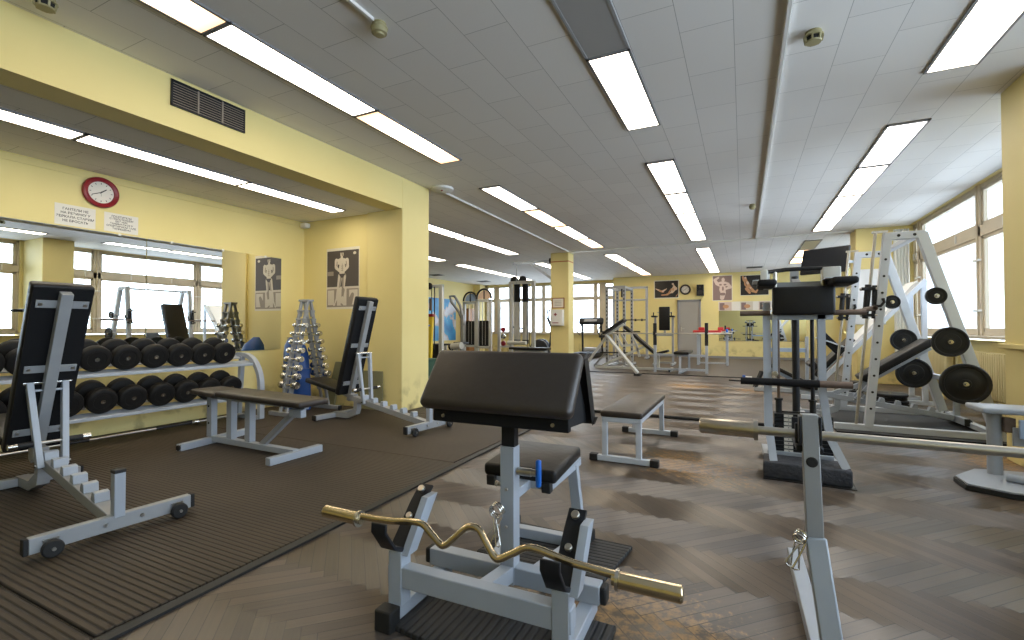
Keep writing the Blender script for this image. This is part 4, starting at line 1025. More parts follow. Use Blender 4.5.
# ================================================================ guided barbell frame (two A-shaped sides, bar runs along y)
t = Thing('guided_barbell_frame', 'big pale steel guided barbell machine beside the windows', 'exercise machine', (1.6, 6.85, 0))
def plate_disc(o_name, p, r, th, label, group, axis=(0, 1, 0)):
    p = V(p)
    tt = Thing(o_name, label, 'weight plate', tuple(p), group=group)
    tt.part('disc', MB('plate').lathe(p, axis, [(-th/2, .014), (-th/2, r*.22), (-th/2+.006, r*.24), (-th/2+.006, r*.55), (-th/2+.011, r*.58), (-th/2+.011, r*.80), (-th/2+.002, r*.84), (-th/2, r*.96), (-th*.3, r), (th*.3, r), (th/2, r*.96), (th/2, .014)], 34))
    tt.part('hub', MB('chrome').lathe(p, axis, [(-th/2-.003, .014), (-th/2-.003, .021), (th/2+.003, .021), (th/2+.003, .014)], 18))
    return tt
for Ys, nm, z_top in ((6.15, 'near', 2.09), (7.55, 'far', 2.09)):
    xf0, xf1, xr1 = 1.18, 1.365, 2.20
    f = MB('white_paint', 'dark_gap'); A, B = V((xf0, Ys, .05)), V((xf1, Ys, z_top)); f.bar(A, B, .075, .07, (0, 1, 0)); f.use(1)
    for k in range(10):
        q = A.lerp(B, .10+.085*k); f.cyl(q+V((0, -.039, 0)), q+V((0, -.034, 0)), .013, seg=8); q2 = q+V((-.037, 0, 0))
    fp = t.part('front_post', f, bevel=.003)
    t.part('top_rail', MB('white_paint', 'dark_gap').bar((xf1-.03, Ys, z_top-.035), (1.66, Ys, z_top-.035), .075, .075).use(1).cyl((1.45, Ys-.039, z_top-.035), (1.45, Ys-.035, z_top-.035), .016, seg=8).cyl((1.58, Ys-.039, z_top-.035), (1.58, Ys-.035, z_top-.035), .016, seg=8), bevel=.003)
    f = MB('white_paint'); ra, rb = V((1.64, Ys, z_top-.02)), V((xr1, Ys, .06)); f.bar(ra, rb, .09, .08, (0, 1, 0))
    t.part('rear_leg', f, bevel=.003)
    t.part('floor_rail', MB('white_paint').bar((.88, Ys, .045), (2.3, Ys, .045), .06, .07), bevel=.004)
    t.part('guide_rod', MB('steel').cyl((xf0-.105, Ys, .06), (xf1-.10, Ys, z_top+.03), .015).bb((xf1-.13, Ys-.025, z_top+.01), (xf1-.0, Ys+.025, z_top+.03)))
    for x, z in (((1.914, .562), (1.808, .964), (1.708, 1.415)) if nm == 'near' else ((1.869, .55), (1.777, .952), (1.668, 1.423))):
        q = ra.lerp(rb, (ra.z-z)/(ra.z-rb.z)); yp = 6.0 if nm == 'near' else 7.35
        t.part('plate_peg', MB('chrome', 'white_paint').cyl((x, Ys+.02, z), (x, yp-.06, z), .0125).use(1).bar((x-.03, Ys, z), (q.x+.02, Ys, z), .045, .05))
t.part('platform', MB('rubber').bb((.88, 5.98, .002), (2.36, 7.75, .018)), bevel=.003)
t.part('cross_rail', MB('white_paint').bar((1.62, 6.15, 2.06), (1.62, 7.55, 2.06), .07, .05), bevel=.003)
t.part('cross_rail', MB('white_paint').bar((2.2, 6.15, .06), (2.2, 7.55, .06), .07, .05), bevel=.003)
t.part('cross_rail', MB('white_paint').bar((2.08, 6.15, .52), (2.08, 7.55, .52), .06, .05), bevel=.003)
for Ys in (6.15, 7.55):
    x = 1.19
    c = MB('dark_paint', 'steel'); c.cyl((x-.025, Ys, 1.20), (x+.005, Ys, 1.56), .028); c.bb((x-.06, Ys-.05, 1.22), (x+.05, Ys+.05, 1.25)); c.bb((x-.06, Ys-.05, 1.50), (x+.06, Ys+.05, 1.53)); c.bar((x+.05, Ys, 1.2), (x+.06, Ys, 1.55), .04, .03, (0, 1, 0))
    for z in (1.235, 1.515): c.use(1); c.cyl((x-.075, Ys-.03, z), (x+.075, Ys-.03, z), .012, seg=8); c.use(0)
    cr = t.part('carriage', c, bevel=.002)
    t.part('hook', MB('dark_paint').tube([(x+.03, Ys-.05, 1.33), (x+.10, Ys-.05, 1.33), (x+.13, Ys-.05, 1.37), (x+.12, Ys-.05, 1.41)], .015, 8), cr)
t.part('bar', MB('rust').cyl((1.13, 5.55, 1.29), (1.13, 8.1, 1.29), .016).cyl((1.13, 5.55, 1.29), (1.13, 5.98, 1.29), .024))
names = {0: 'lowest and largest', 1: 'middle-sized', 2: 'top small'}
for nm, pp in (('near', ((1.914, 6.0, .562, .195), (1.808, 6.0, .964, .145), (1.708, 6.0, 1.415, .085))), ('far', ((1.869, 7.35, .55, .18), (1.777, 7.35, .952, .135), (1.668, 7.35, 1.423, .085)))):
    for k, (x, y, z, r_) in enumerate(pp):
        plate_disc('weight_plate', (x, y, z), r_, .04, '%s black weight plate on the %s slanting leg by the windows' % (names[k], nm), 'black weight plates on the guided barbell machine')
for k, (x, y, n, wh) in enumerate(((1.84, 8.32, 4, 'in the floor stack behind the guided barbell machine'), (1.80, 9.9, 4, 'in the farther floor stack by the windows'))):
    for i in range(n):
        plate_disc('weight_plate', (x+.012*(i % 2), y+.01*(i % 3), .024+.046*i), .215-.004*i, .042, 'black weight plate %s, %s from the floor' % (wh, ORD[i]), 'black weight plates stacked on the floor', (0, 0, 1))

# leg press sled behind it
t = Thing('leg_press', 'slanting pale leg press sled behind the guided barbell machine', 'exercise machine', (1.7, 8.9, 0))
for Y_ in (8.55, 9.15):
    t.part('slanting_rail', MB('white_paint').bar((.95, Y_, .16), (2.32, Y_, 1.78), .06, .09, (0, 1, 0)), bevel=.003)
    t.part('floor_rail', MB('white_paint').bar((.8, Y_, .04), (2.4, Y_, .04), .06, .06), bevel=.003)
    t.part('rear_post', MB('white_paint').bar((2.3, Y_, .05), (2.3, Y_, 1.74), .06, .06), bevel=.003)
sl = t.part('sled_board', MB('board').bar((1.35, 8.85, .68), (2.25, 8.85, 1.76), .52, .05, (-1, 0, 1)), bevel=.004)
t.part('pad', MB('vinyl').bar((1.0, 8.85, .36), (1.5, 8.85, .93), .46, .07, (-1, 0, 1)), bevel=.015)
t.part('shoulder_pad', MB('vinyl').pad((.98, 8.85, .52), (.1, .5, .12), Euler((0, -.8, 0)), .02))
t.part('foot_plate', MB('white_paint').bar((1.02, 8.6, .95), (1.35, 8.6, .82), .3, .02), bevel=.003)
t.part('handle', MB('vinyl_under').bar((1.05, 8.5, 1.02), (1.3, 8.5, .74), .12, .05, (0, 1, 0)), bevel=.01)

# white board on the far pier, curtain
single('notice_board', 'plain white board with rounded corners on the far window pier', 'board', MB('board').pad((2.27, 11.533, 1.72), (.50, .02, 1.1), None, .008, 2), (2.27, 11.54, 1.72))
m = MB('curtain'); pts = [(2.62+.24*k/24, 11.40+.03*math.sin(k*1.3)) for k in range(25)]
for a, b in zip(pts[:-1], pts[1:]): m.poly([(a[0], a[1], .2), (b[0], b[1], .2), (b[0], b[1], 3.0), (a[0], a[1], 3.0)], True)
for a, b in zip(pts[:-1], pts[1:]): m.poly([(a[0], a[1]+.006, .2), (b[0], b[1]+.006, .2), (b[0], b[1]+.006, 3.0), (a[0], a[1]+.006, 3.0)], True)
single('curtain', 'pale gathered curtain hanging at the far end of the side windows', 'curtain', m, (2.74, 11.4, 3.0))
# radiator below the side window
for k, (y0, y1) in enumerate(((7.0, 8.5), (9.3, 10.6))):
    t = Thing('radiator', ('cream ribbed radiator below the near side window', 'cream ribbed radiator below the farther side window')[k], 'radiator', (2.8, (y0+y1)/2, .15))
    m = MB('radiator'); n = int((y1-y0)/.06)
    for i in range(n): m.pad((2.80, y0+.03+i*.06, .50), (.09, .045, .58), None, .018, 2)
    t.part('fins', m)
    t.part('pipe', MB('radiator').tube([(2.83, y0-.16, .05), (2.83, y0-.16, .68), (2.83, y0-.12, .74), (2.83, y0+.05, .74)], .018).cyl((2.83, y0-.16, .25), (2.83, y0+.05, .25), .018))
    t.part('valve', MB('cream').lathe((2.77, y0-.1, .74), (-1, 0, 0), [(0, .012), (.02, .02), (.05, .025), (.06, .02), (.062, .001)], 12))
    t.part('bracket', MB('radiator').bb((2.78, y0+.2, 0), (2.82, y0+.24, .22)).bb((2.78, y1-.24, 0), (2.82, y1-.2, .22)))

# seat with steel base at the right edge
t = Thing('rowing_seat', 'steel-framed machine seat on a black-edged base at the right edge', 'exercise machine', (1.7, 4.6, 0))
pl = [(1.36, 4.25), (1.36, 4.45), (1.55, 4.72), (2.1, 4.80), (2.1, 4.20), (1.55, 4.14)]
t.part('base_plate', MB('paint').prism([(x, y, .035) for x, y in pl], (0, 0, .012)), bevel=.003)
t.part('base_edge', MB('rubber').prism([(x+(.012 if x > 1.6 else -.012), y, .001) for x, y in pl], (0, 0, .034)), bevel=.004)
t.part('post', MB('paint').cyl((1.63, 4.62, .045), (1.63, 4.62, .49), .042))
t.part('seat', MB('paint').pad((1.78, 4.66, .51), (.50, .30, .04), None, .012), label='pale slick seat board')
t.part('side_plate', MB('board_blue').bb((1.72, 4.50, .33), (2.0, 4.52, .46)), bevel=.004)
t.part('side_plate', MB('paint').bb((1.70, 4.54, .27), (2.0, 4.56, .40)), bevel=.004)
t.part('clamp', MB('rust').bb((1.66, 4.55, .36), (1.72, 4.62, .46)), bevel=.004)
t.part('strut', MB('paint').cyl((1.86, 4.6, .34), (2.06, 4.56, .05), .03))
t.part('foot_tube', MB('paint').cyl((1.62, 4.42, .075), (2.0, 4.22, .075), .028))
single('wood_offcut', 'small orange wooden board by the wall at the right edge', 'board', MB('orange_wood').bb((2.2, 5.5, .002), (2.7, 5.85, .03)), (2.4, 5.7, 0), bevel=.003)

# ================================================================ hung screen at the far right
t = Thing('hung_screen', 'black flat screen tilted on a bracket near the far window pier', 'screen', (1.4, 10.4, 2.3))
ca, tilt = math.radians(-30), math.radians(18)
rot = Matrix.Rotation(ca, 3, 'Z') @ Matrix.Rotation(-tilt, 3, 'X')
c = V((1.37, 10.4, 2.35))
t.part('bezel', MB('dark_paint').box(c, (.78, .05, .50), rot), bevel=.006)
t.part('panel', MB('screen').box(c+rot @ V((0, -.026, 0)), (.75, .004, .47), rot))
t.part('bracket', MB('grey_paint').bar(c+rot @ V((.1, .03, 0)), (1.95, 10.9, 2.35), .04, .04).bar((1.95, 10.9, 2.35), (2.1, 11.55, 2.35), .04, .04))

# ================================================================ incline bench with weights behind the dip machine
t = Thing('press_bench', 'pale blue sloping bench behind the dip machine', 'exercise bench', (.5, 9.4, 0))
t.part('foot_bar', MB('paint').bar((.16, 9.3, .04), (1.15, 9.3, .04), .06, .07), bevel=.004)
t.part('strut', MB('dark_paint').bar((.18, 9.3, .06), (.29, 9.4, .34), .06, .05), bevel=.003)
t.part('backrest', MB('vinyl').bar((.40, 9.45, .47), (1.1, 9.45, .10), .28, .06), bevel=.015)
t.part('rail', MB('board_blue').bar((.42, 9.42, .40), (1.05, 9.42, .06), .08, .06), bevel=.003)
for x in (.40, 1.0): t.part('upright', MB('paint').bar((x, 9.7, .02), (x, 9.7, .95), .05, .05), bevel=.003)
t.part('cross_tube', MB('board_blue').bar((.40, 9.7, .71), (1.0, 9.7, .71), .05, .07), bevel=.003)
single('barbell', 'dark thin barbell lying on the parquet near the back matting edge', 'barbell', MB('dark_paint').cyl((-.27, 10.82, .016), (.95, 10.55, .016), .0145), (.3, 10.7, 0))
single('barbell', 'second dark barbell on the floor beyond the first, by the back matting edge', 'barbell', MB('dark_paint').cyl((.0, 11.12, .016), (1.1, 11.0, .016), .0145), (.5, 11, 0))
single('barbell', 'long black barbell lying on the parquet beyond the pale flat bench', 'barbell', MB('rubber').cyl((-2.0, 6.0, .02), (.85, 6.0, .02), .018), (-.5, 6.0, 0))
t = Thing('hand_weight', 'small blue and white hand weight on the floor before the back matting', 'dumbbell', (.05, 11.25, .03))
t.part('head', MB('blue').cyl((-.02, 11.25, .05), (.04, 11.25, .05), .05)); t.part('handle', MB('white').cyl((.04, 11.25, .05), (.16, 11.22, .05), .025))

# ================================================================ the back wall
yb = YB
t = Thing('round_clock', 'dark-rimmed round clock beside the black speaker on the back wall', 'clock', (-1.915, yb, 2.53))
c = V((-1.915, yb, 2.53))
t.part('rim', MB('vinyl_brown').lathe(c, (0, -1, 0), [(0, .19), (.03, .195), (.05, .18), (.05, .14), (.02, .13), (.02, .001)], 30))
t.part('face', MB('paper').lathe(c, (0, -1, 0), [(.021, .131), (.024, .131), (.024, .001)], 28))
m = MB('ink')
for k in range(12):
    a = 2*PI*k/12; d = V((math.sin(a), 0, math.cos(a))); m.bar(c+V((0, -.025, 0))+d*.095, c+V((0, -.025, 0))+d*.12, .012, .002, (0, 1, 0))
t.part('numerals', m)
t.part('hour_hand', MB('ink').bar(c+V((0, -.027, 0)), c+V((.04, -.027, .05)), .012, .002, (0, 1, 0))); t.part('minute_hand', MB('ink').bar(c+V((0, -.027, 0)), c+V((-.09, -.027, -.035)), .009, .002, (0, 1, 0)))
t = Thing('speaker', 'black loudspeaker box on the back wall above the grey door', 'speaker', (-1.39, yb, 2.48))
t.part('cabinet', MB('dark_paint').bb((-1.51, yb-.22, 2.28), (-1.27, yb-.01, 2.68)), bevel=.01)
t.part('grille', MB('vinyl_under').bb((-1.495, yb-.228, 2.295), (-1.285, yb-.22, 2.665)))
m = MB('rubber'); m.lathe((-1.39, yb-.228, 2.40), (0, -1, 0), [(0, .08), (.008, .075), (.004, .04), (.01, .02), (.012, .001)], 20); m.lathe((-1.39, yb-.228, 2.58), (0, -1, 0), [(0, .04), (.006, .035), (.003, .015), (.006, .001)], 16)
t.part('driver', m)
U, Z_, N_ = (1, 0, 0), (0, 0, 1), (0, -1, 0)
# reclining figure
w_, h_ = .91, .69
S = [(0, rect(.03, .03, w_-.03, h_-.03)), (2, limb(.06, .375, .20, .31, .012, .030)), (1, limb(.20, .30, .33, .26, .032, .038)), (2, limb(.33, .28, .46, .36, .036, .016)), (1, limb(.28, .13, .50, .14, .020, .026)), (1, limb(.48, .15, .62, .22, .034, .030)), (2, limb(.60, .21, .66, .23, .020, .030)), (2, limb(.66, .24, .74, .40, .050, .066)), (1, ell(.70, .33, .035, .06)), (2, ell(.80, .36, .045, .055)), (2, limb(.80, .36, .70, .24, .034, .022)), (1, limb(.64, .36, .54, .22, .020, .018)), (2, limb(.74, .44, .72, .50, .024, .022)), (2, ell(.69, .545, .036, .056)), (0, ell(.70, .59, .042, .024)), (1, limb(.80, .06, .86, .16, .012, .010))]
poster('poster', 'wide dark poster of a reclining muscular man left of the back clock', (-3.05, yb, 2.22), U, Z_, N_, w_, h_, ['paper_poster', 'print_black', 'print_skin', 'print_skin_pale'], S)
w_, h_ = .66, .92
S = [(0, rect(.02, .02, w_-.02, h_-.02)), (1, limb(.32, .10, .36, .30, .07, .09)), (1, ell(.34, .42, .11, .15)), (1, ell(.34, .60, .20, .10)), (1, limb(.16, .62, .08, .76, .06, .045)), (1, limb(.08, .76, .20, .84, .045, .035)), (1, limb(.50, .60, .60, .48, .06, .05)), (1, limb(.60, .48, .42, .42, .045, .035)), (1, ell(.36, .76, .055, .075)), (0, ell(.35, .44, .03, .08)), (0, ell(.27, .58, .05, .03)), (0, ell(.42, .58, .05, .03)), (0, limb(.3, .24, .38, .24, .05, .05))]
poster('poster', 'upright faded mauve poster of a flexing muscular man on the back wall', (-.99, yb, 2.08), U, Z_, N_, w_, h_, ['paper_poster', 'mauve', 'mauve_light'], S)
w_, h_ = .90, .72
S = [(0, rect(.015, .015, w_-.015, h_-.015)), (1, limb(.16, .60, .20, .40, .05, .07)), (1, ell(.22, .40, .08, .14, .4)), (0, limb(.17, .5, .21, .30, .006, .010)), (2, ell(.24, .45, .04, .06, .3)), (1, limb(.26, .32, .40, .16, .07, .055)), (0, limb(.27, .26, .37, .15, .008, .008)), (1, limb(.40, .16, .50, .11, .045, .035)), (1, limb(.20, .24, .30, .10, .05, .04)), (2, ell(.33, .27, .03, .03)), (1, limb(.13, .54, .09, .66, .045, .035)), (2, ell(.17, .63, .03, .04)), (1, limb(.50, .12, .58, .24, .03, .022))]
poster('poster', 'wide black poster of a crouching orange-lit man on the back wall', (-.08, yb, 2.245), U, Z_, N_, w_, h_, ['paper_poster', 'print_black', 'print_skin', 'print_skin_pale'], S)
t = Thing('mirror_panel', 'wide mirror low on the back wall below the posters', 'mirror', (.15, yb, 1.3))
t.part('glass', MB('mirror').bb((-.78, yb-.008, .65), (1.9, yb-.002, 1.72)))
t.part('edge', MB('steel').bb((-.785, yb-.01, .64), (1.905, yb-.002, .65)))
for k, (x0, x1, cols) in enumerate(((-.78, -.36, ('mauve_light', 'mauve')), (-.08, .32, ('sepia_light', 'mauve')), (.50, .86, ('mauve_light', 'sepia_dark')))):
    t = Thing('photo_print', ('pale photo print at the left end above the back mirror', 'middle photo print above the back mirror', 'right photo print above the back mirror')[k], 'photo', ((x0+x1)/2, yb, 1.87))
    t.part('sheet', MB(cols[0]).bb((x0, yb-.004, 1.725), (x1, yb-.001, 2.03)))
    q = (x1-x0)/2; mm = MB(cols[1], 'print_skin'); mm.bb((x0+.03, yb-.0046, 1.75), (x0+q*.9, yb-.004, 2.0)); mm.use(1); mm.poly([(x0+q*1.1+x*.2, yb-.0052, 1.87+z*.2) for x, z in ell(0, 0, .5, .35)])
    t.part('print', mm)
single('photo_board', 'white strip of board carrying the photo prints above the back mirror', 'board', MB('paper').bb((-.79, yb-.0009, 1.722), (1.9, yb-.0001, 2.04)), (.5, yb, 1.88))

# red arm-wrestling table
t = Thing('arm_wrestling_table', 'red-padded arm wrestling table on pale legs by the back wall', 'table', (-.82, 15.1, 0))
t.part('top', MB('red_pad').pad((-.95, 15.1, 1.0), (.76, .5, .07), None, .02))
t.part('top_board', MB('white').bb((-1.3, 14.83, .935), (-.30, 15.4, .965)), bevel=.004)
for x in (-1.10, -.58): t.part('elbow_pad', MB('red_pad').pad((x, 15.0, 1.08), (.16, .18, .09), None, .02))
t.part('peg', MB('blue_knob').cyl((-.42, 15.0, .97), (-.42, 15.0, 1.07), .03))
for x in (-1.20, -.42):
    for y in (14.95, 15.3): t.part('leg', MB('paint').bb((x-.03, y-.03, .012), (x+.03, y+.03, .935)), bevel=.004)
t.part('stretcher', MB('paint').bar((-1.2, 14.95, .08), (-.42, 14.95, .08), .04, .04), bevel=.003)

# chair-like dip station against the back wall
t = Thing('knee_raise_chair', 'tall station with a black upright back pad left of the grey door', 'exercise machine', (-2.1, 14.6, 0))
t.part('back_pad', MB('vinyl').pad((-2.09, 14.55, 1.38), (.31, .07, .70), None, .02))
for x in (-2.36, -1.86):
    t.part('post', MB('grey_paint').bar((x, 14.6, .03), (x, 14.6, 1.42), .06, .06), bevel=.004)
    t.part('arm_pad', MB('vinyl').pad((x, 14.45, 1.44), (.14, .36, .05), None, .015))
    t.part('handle', MB('rubber').cyl((x, 14.3, 1.42), (x, 14.3, 1.56), .016))
    t.part('foot', MB('grey_paint').bar((x, 14.2, .04), (x, 15.1, .04), .06, .06), bevel=.004)
t.part('crossbar', MB('grey_paint').bar((-2.36, 14.6, .89), (-1.86, 14.6, .89), .05, .05).bar((-2.36, 15.05, .04), (-1.86, 15.05, .04), .05, .05), bevel=.003)
t.part('pad_stem', MB('grey_paint').bar((-2.09, 14.62, .89), (-2.09, 14.62, 1.65), .06, .05).cyl((-2.3, 14.62, 1.56), (-1.88, 14.62, 1.56), .015))

# bench press station
t = Thing('press_station', 'pale bench press station with black-sleeved uprights on the back matting', 'exercise bench', (-1.36, 12.05, 0))
for x in (-1.955, -.775):
    t.part('upright', MB('paint').bb((x-.03, 12.0, .012), (x+.03, 12.06, 1.08)), bevel=.004)
    t.part('sleeve', MB('rubber').bb((x-.038, 11.99, .68), (x+.038, 12.07, 1.22)), bevel=.01)
    t.part('bar_hook', MB('dark_paint').bb((x-.03, 11.92, .93), (x+.03, 12.0, .95)).bb((x-.03, 11.91, .93), (x+.03, 11.925, 1.02)))
t.part('cross_tube', MB('paint').bar((-1.955, 12.03, .10), (-.775, 12.03, .10), .05, .05).bar((-1.955, 12.03, .45), (-.775, 12.03, .44), .05, .05), bevel=.003)
t.part('seat', MB('vinyl').pad((-1.33, 12.4, .50), (.34, 1.1, .06), None, .018))
t.part('leg', MB('paint').bar((-1.36, 11.9, .045), (-1.36, 11.95, .47), .05, .05), bevel=.003)
t.part('leg', MB('paint').bar((-1.25, 12.9, .045), (-1.25, 12.85, .47), .05, .05), bevel=.003)
t.part('foot', MB('paint').bar((-1.36, 11.8, .04), (-1.3, 13.0, .04), .05, .05), bevel=.003)
t = Thing('barbell', 'long thin barbell across the bench press station in front of the back wall', 'barbell', (-1.6, 11.96, .967))
t.part('shaft', MB('steel').cyl((-3.3, 11.955, .967), (-.6, 11.955, .967), .014))
for s, x in ((-1, -2.9), (1, -.62)): t.part('sleeve', MB('steel').cyl((x, 11.955, .967), (x+s*.38, 11.955, .967), .024))

# bench with long twin rails (back extension)
t = Thing('back_extension_bench', 'steep grey bench with twin rails on the edge of the back matting', 'exercise bench', (-2.9, 11.3, 0))
for dy in (-.06, .06): t.part('rail', MB('cream_paint').bar((-2.98, 11.3+dy, .93), (-2.20, 11.12+dy, .05), .05, .05), bevel=.003)
t.part('foot', MB('rubber').bb((-2.27, 11.0, .0), (-2.13, 11.24, .045)), bevel=.006)
t.part('rear_leg', MB('cream_paint').bar((-2.96, 11.3, .92), (-3.62, 11.4, .05), .055, .055), bevel=.003)
t.part('rear_foot', MB('cream_paint').bar((-3.62, 11.1, .04), (-3.62, 11.75, .04), .06, .05), bevel=.003)
t.part('pad', MB('vinyl').bar((-3.04, 11.3, .965), (-2.52, 11.28, 1.30), .30, .06), bevel=.018)
t.part('pad_rail', MB('cream_paint').bar((-2.98, 11.3, .92), (-2.55, 11.28, 1.2), .06, .05), bevel=.003)
t.part('roller', MB('vinyl').cyl((-3.05, 11.0, .90), (-3.05, 11.6, .90), .035))

# lever bench with black sloping pad
t = Thing('lever_press_bench', 'bench with long black sloping pad and pale lever arms by the power rack', 'exercise machine', (-2.3, 12.6, 0))
t.part('backrest', MB('vinyl').bar((-2.80, 12.5, 1.13), (-2.03, 12.5, .46), .30, .07), bevel=.018)
t.part('seat', MB('vinyl').bar((-2.02, 12.5, .44), (-1.7, 12.5, .52), .30, .06), bevel=.018)
for s in (-.32, .32):
    t.part('lever_arm', MB('cream_paint').rtube([(-2.95, 12.4+s, .93), (-2.78, 12.4+s, .64), (-2.42, 12.4+s, .68), (-2.55, 12.4+s, .96), (-2.72, 12.4+s, .96)], .05, .05, (0, 1, 0)))
t.part('rail', MB('cream_paint').bar((-2.62, 12.5, .92), (-1.95, 12.5, .36), .06, .06).bar((-3.4, 12.5, .1), (-2.3, 12.5, .62), .06, .06).bar((-2.5, 12.5, .65), (-2.42, 12.5, .35), .06, .06), bevel=.003)
t.part('base', MB('cream_paint').bar((-3.6, 12.5, .05), (-1.6, 12.5, .05), .07, .06).bar((-1.65, 12.2, .05), (-1.65, 12.8, .05), .06, .06).bar((-1.95, 12.5, .06), (-1.95, 12.5, .42), .06, .06), bevel=.003)
t.part('foot', MB('rubber').bar((-1.66, 12.2, .05), (-1.62, 12.2, .05), .08, .08))

# power rack with perforated posts and a cable frame behind
t = Thing('power_rack', 'tall grey rack with four hole-punched posts by the corner windows', 'exercise rack', (-3.3, 13.6, 0))
posts = [(-3.42, 13.05), (-2.94, 13.05), (-3.40, 14.2), (-2.97, 14.2)]
for x, y in posts:
    m = MB('grey_paint', 'dark_gap'); m.bb((x-.035, y-.035, .012), (x+.035, y+.035, 2.26)); m.use(1)
    for k in range(18): m.box((x, y-.036, .25+k*.11), (.03, .003, .05)); 
    t.part('post', m)
t.part('top_frame', MB('grey_paint').bar((-3.42, 13.05, 2.24), (-2.94, 13.05, 2.24), .06, .06).bar((-3.40, 14.2, 2.24), (-2.97, 14.2, 2.24), .06, .06).bar((-3.42, 13.05, 2.24), (-3.40, 14.2, 2.24), .06, .06).bar((-2.94, 13.05, 2.24), (-2.97, 14.2, 2.24), .06, .06), bevel=.003)
t.part('base_frame', MB('grey_paint').bar((-3.8, 13.05, .045), (-2.6, 13.05, .045), .07, .06).bar((-3.40, 14.2, .045), (-2.97, 14.2, .045), .07, .06).bar((-3.42, 12.75, .045), (-3.40, 14.6, .045), .07, .06).bar((-2.94, 12.75, .045), (-2.97, 14.6, .045), .07, .06).bar((-3.78, 13.05, .05), (-3.42, 13.05, .45), .05, .05), bevel=.003)
t.part('safety_bar', MB('dark_paint').cyl((-3.6, 12.99, 1.0), (-2.5, 12.99, 1.0), .018).cyl((-3.6, 12.99, .42), (-2.75, 12.99, .42), .018))
t.part('bar_holder', MB('dark_paint').cyl((-2.9, 12.98, 1.32), (-2.35, 12.98, 1.32), .014).ball((-2.45, 12.98, 1.32), .035).ball((-2.62, 12.98, 1.32), .035))
t.part('pulley', MB('rubber').bb((-3.02, 13.02, 1.95), (-2.97, 13.08, 2.18)))
t = Thing('cable_station', 'plain tall rectangular cable frame against the back wall', 'exercise rack', (-3.7, 17.3, 0))
t.part('post', MB('grey_paint').bb((-3.12, 17.2, .012), (-3.04, 17.28, 2.58)), bevel=.004); t.part('post', MB('grey_paint').bb((-4.3, 17.2, .012), (-4.22, 17.28, 2.58)), bevel=.004)
t.part('top_rail', MB('grey_paint').bb((-4.3, 17.2, 2.51), (-3.04, 17.28, 2.59)).bb((-4.3, 17.2, 2.08), (-3.04, 17.28, 2.14)), bevel=.004)
t.part('foot', MB('grey_paint').bar((-3.08, 16.9, .045), (-3.08, 17.6, .045), .07, .06).bar((-4.26, 16.9, .045), (-4.26, 17.6, .045), .07, .06), bevel=.003)

# treadmill
t = Thing('treadmill', 'dark treadmill facing the corner windows beside the power rack', 'treadmill', (-5.2, 17.4, 0))
t.part('deck', MB('dark_paint', 'vinyl_under').bb((-5.6, 16.3, .05), (-4.8, 18.1, .2)).use(1).bb((-5.48, 16.35, .2), (-4.92, 17.9, .206)), bevel=.01)
t.part('motor_cover', MB('grey_paint').pad((-5.2, 17.95, .24), (.82, .5, .2), None, .05))
for x in (-5.6, -4.82):
    t.part('arm', MB('dark_paint').rtube([(x, 17.7, .2), (x+.02*(1 if x < -5 else -1), 17.6, 1.2), (x, 17.5, 1.28)], .06, .06, (1, 0, 0)))
    t.part('handrail', MB('rubber').tube([(x, 17.55, 1.2), (x, 17.2, 1.1), (x, 17.05, .95), (x, 17.3, .85)], .022, 8))
t.part('console', MB('dark_paint').pad((-5.2, 17.5, 1.36), (.95, .16, .26), Euler((-.4, 0, 0)), .06))
t.part('display', MB('grey_paint').box((-5.2, 17.40, 1.39), (.5, .01, .1), Euler((-.4, 0, 0))))

# ================================================================ around the middle column
t = Thing('first_aid_cabinet', 'pale first aid cabinet with red cross on the middle column', 'cabinet', (-4.39, 11.7, 1.16))
t.part('box', MB('white').bb((-4.56, 11.62, 1.16), (-4.22, 11.75, 1.585)), bevel=.008)
t.part('door', MB('white').bb((-4.55, 11.608, 1.17), (-4.23, 11.62, 1.575)), bevel=.004)
cr = MB('red'); cr.bb((-4.455, 11.604, 1.44), (-4.375, 11.608, 1.47)); cr.bb((-4.43, 11.604, 1.415), (-4.40, 11.608, 1.495)); cr.bb((-4.50, 11.604, 1.225), (-4.33, 11.608, 1.245)); t.part('emblem', cr)
t.part('handle', MB('dark_paint').bb((-4.545, 11.60, 1.33), (-4.53, 11.608, 1.38)))
t = Thing('framed_certificate', 'small framed certificate on the middle column above the first aid cabinet', 'frame', (-4.385, 11.74, 1.75))
f = MB('orange_wood')
for a, b in (((-4.56, 1.62), (-4.21, 1.645)), ((-4.56, 1.875), (-4.21, 1.90)), ((-4.56, 1.62), (-4.535, 1.90)), ((-4.235, 1.62), (-4.21, 1.90))): f.bb((a[0], 11.73, a[1]), (b[0], 11.75, b[1]))
t.part('frame', f); m = MB('paper', 'sepia_mid').bb((-4.54, 11.738, 1.64), (-4.23, 11.748, 1.88)); m.use(1)
for k in range(4): m.bb((-4.48, 11.7365, 1.69+.04*k), (-4.29, 11.738, 1.70+.04*k))
t.part('sheet', m)
t = Thing('hoist_bracket', 'grey steel bracket arm on the middle column under the ceiling', 'bracket', (-5.1, 11.85, 2.9))
t.part('arm', MB('paint').bar((-5.75, 11.85, 2.90), (-4.58, 11.85, 2.90), .08, .07), bevel=.004)
t.part('strut', MB('paint').bar((-5.22, 11.85, 2.86), (-4.60, 11.85, 2.42), .07, .06), bevel=.004)
t.part('mount', MB('dark_paint').bb((-4.66, 11.78, 2.83), (-4.58, 11.92, 2.97)))
t.part('rope', MB('grey_paint').cyl((-5.66, 11.85, 2.87), (-5.66, 11.85, 2.32), .012))

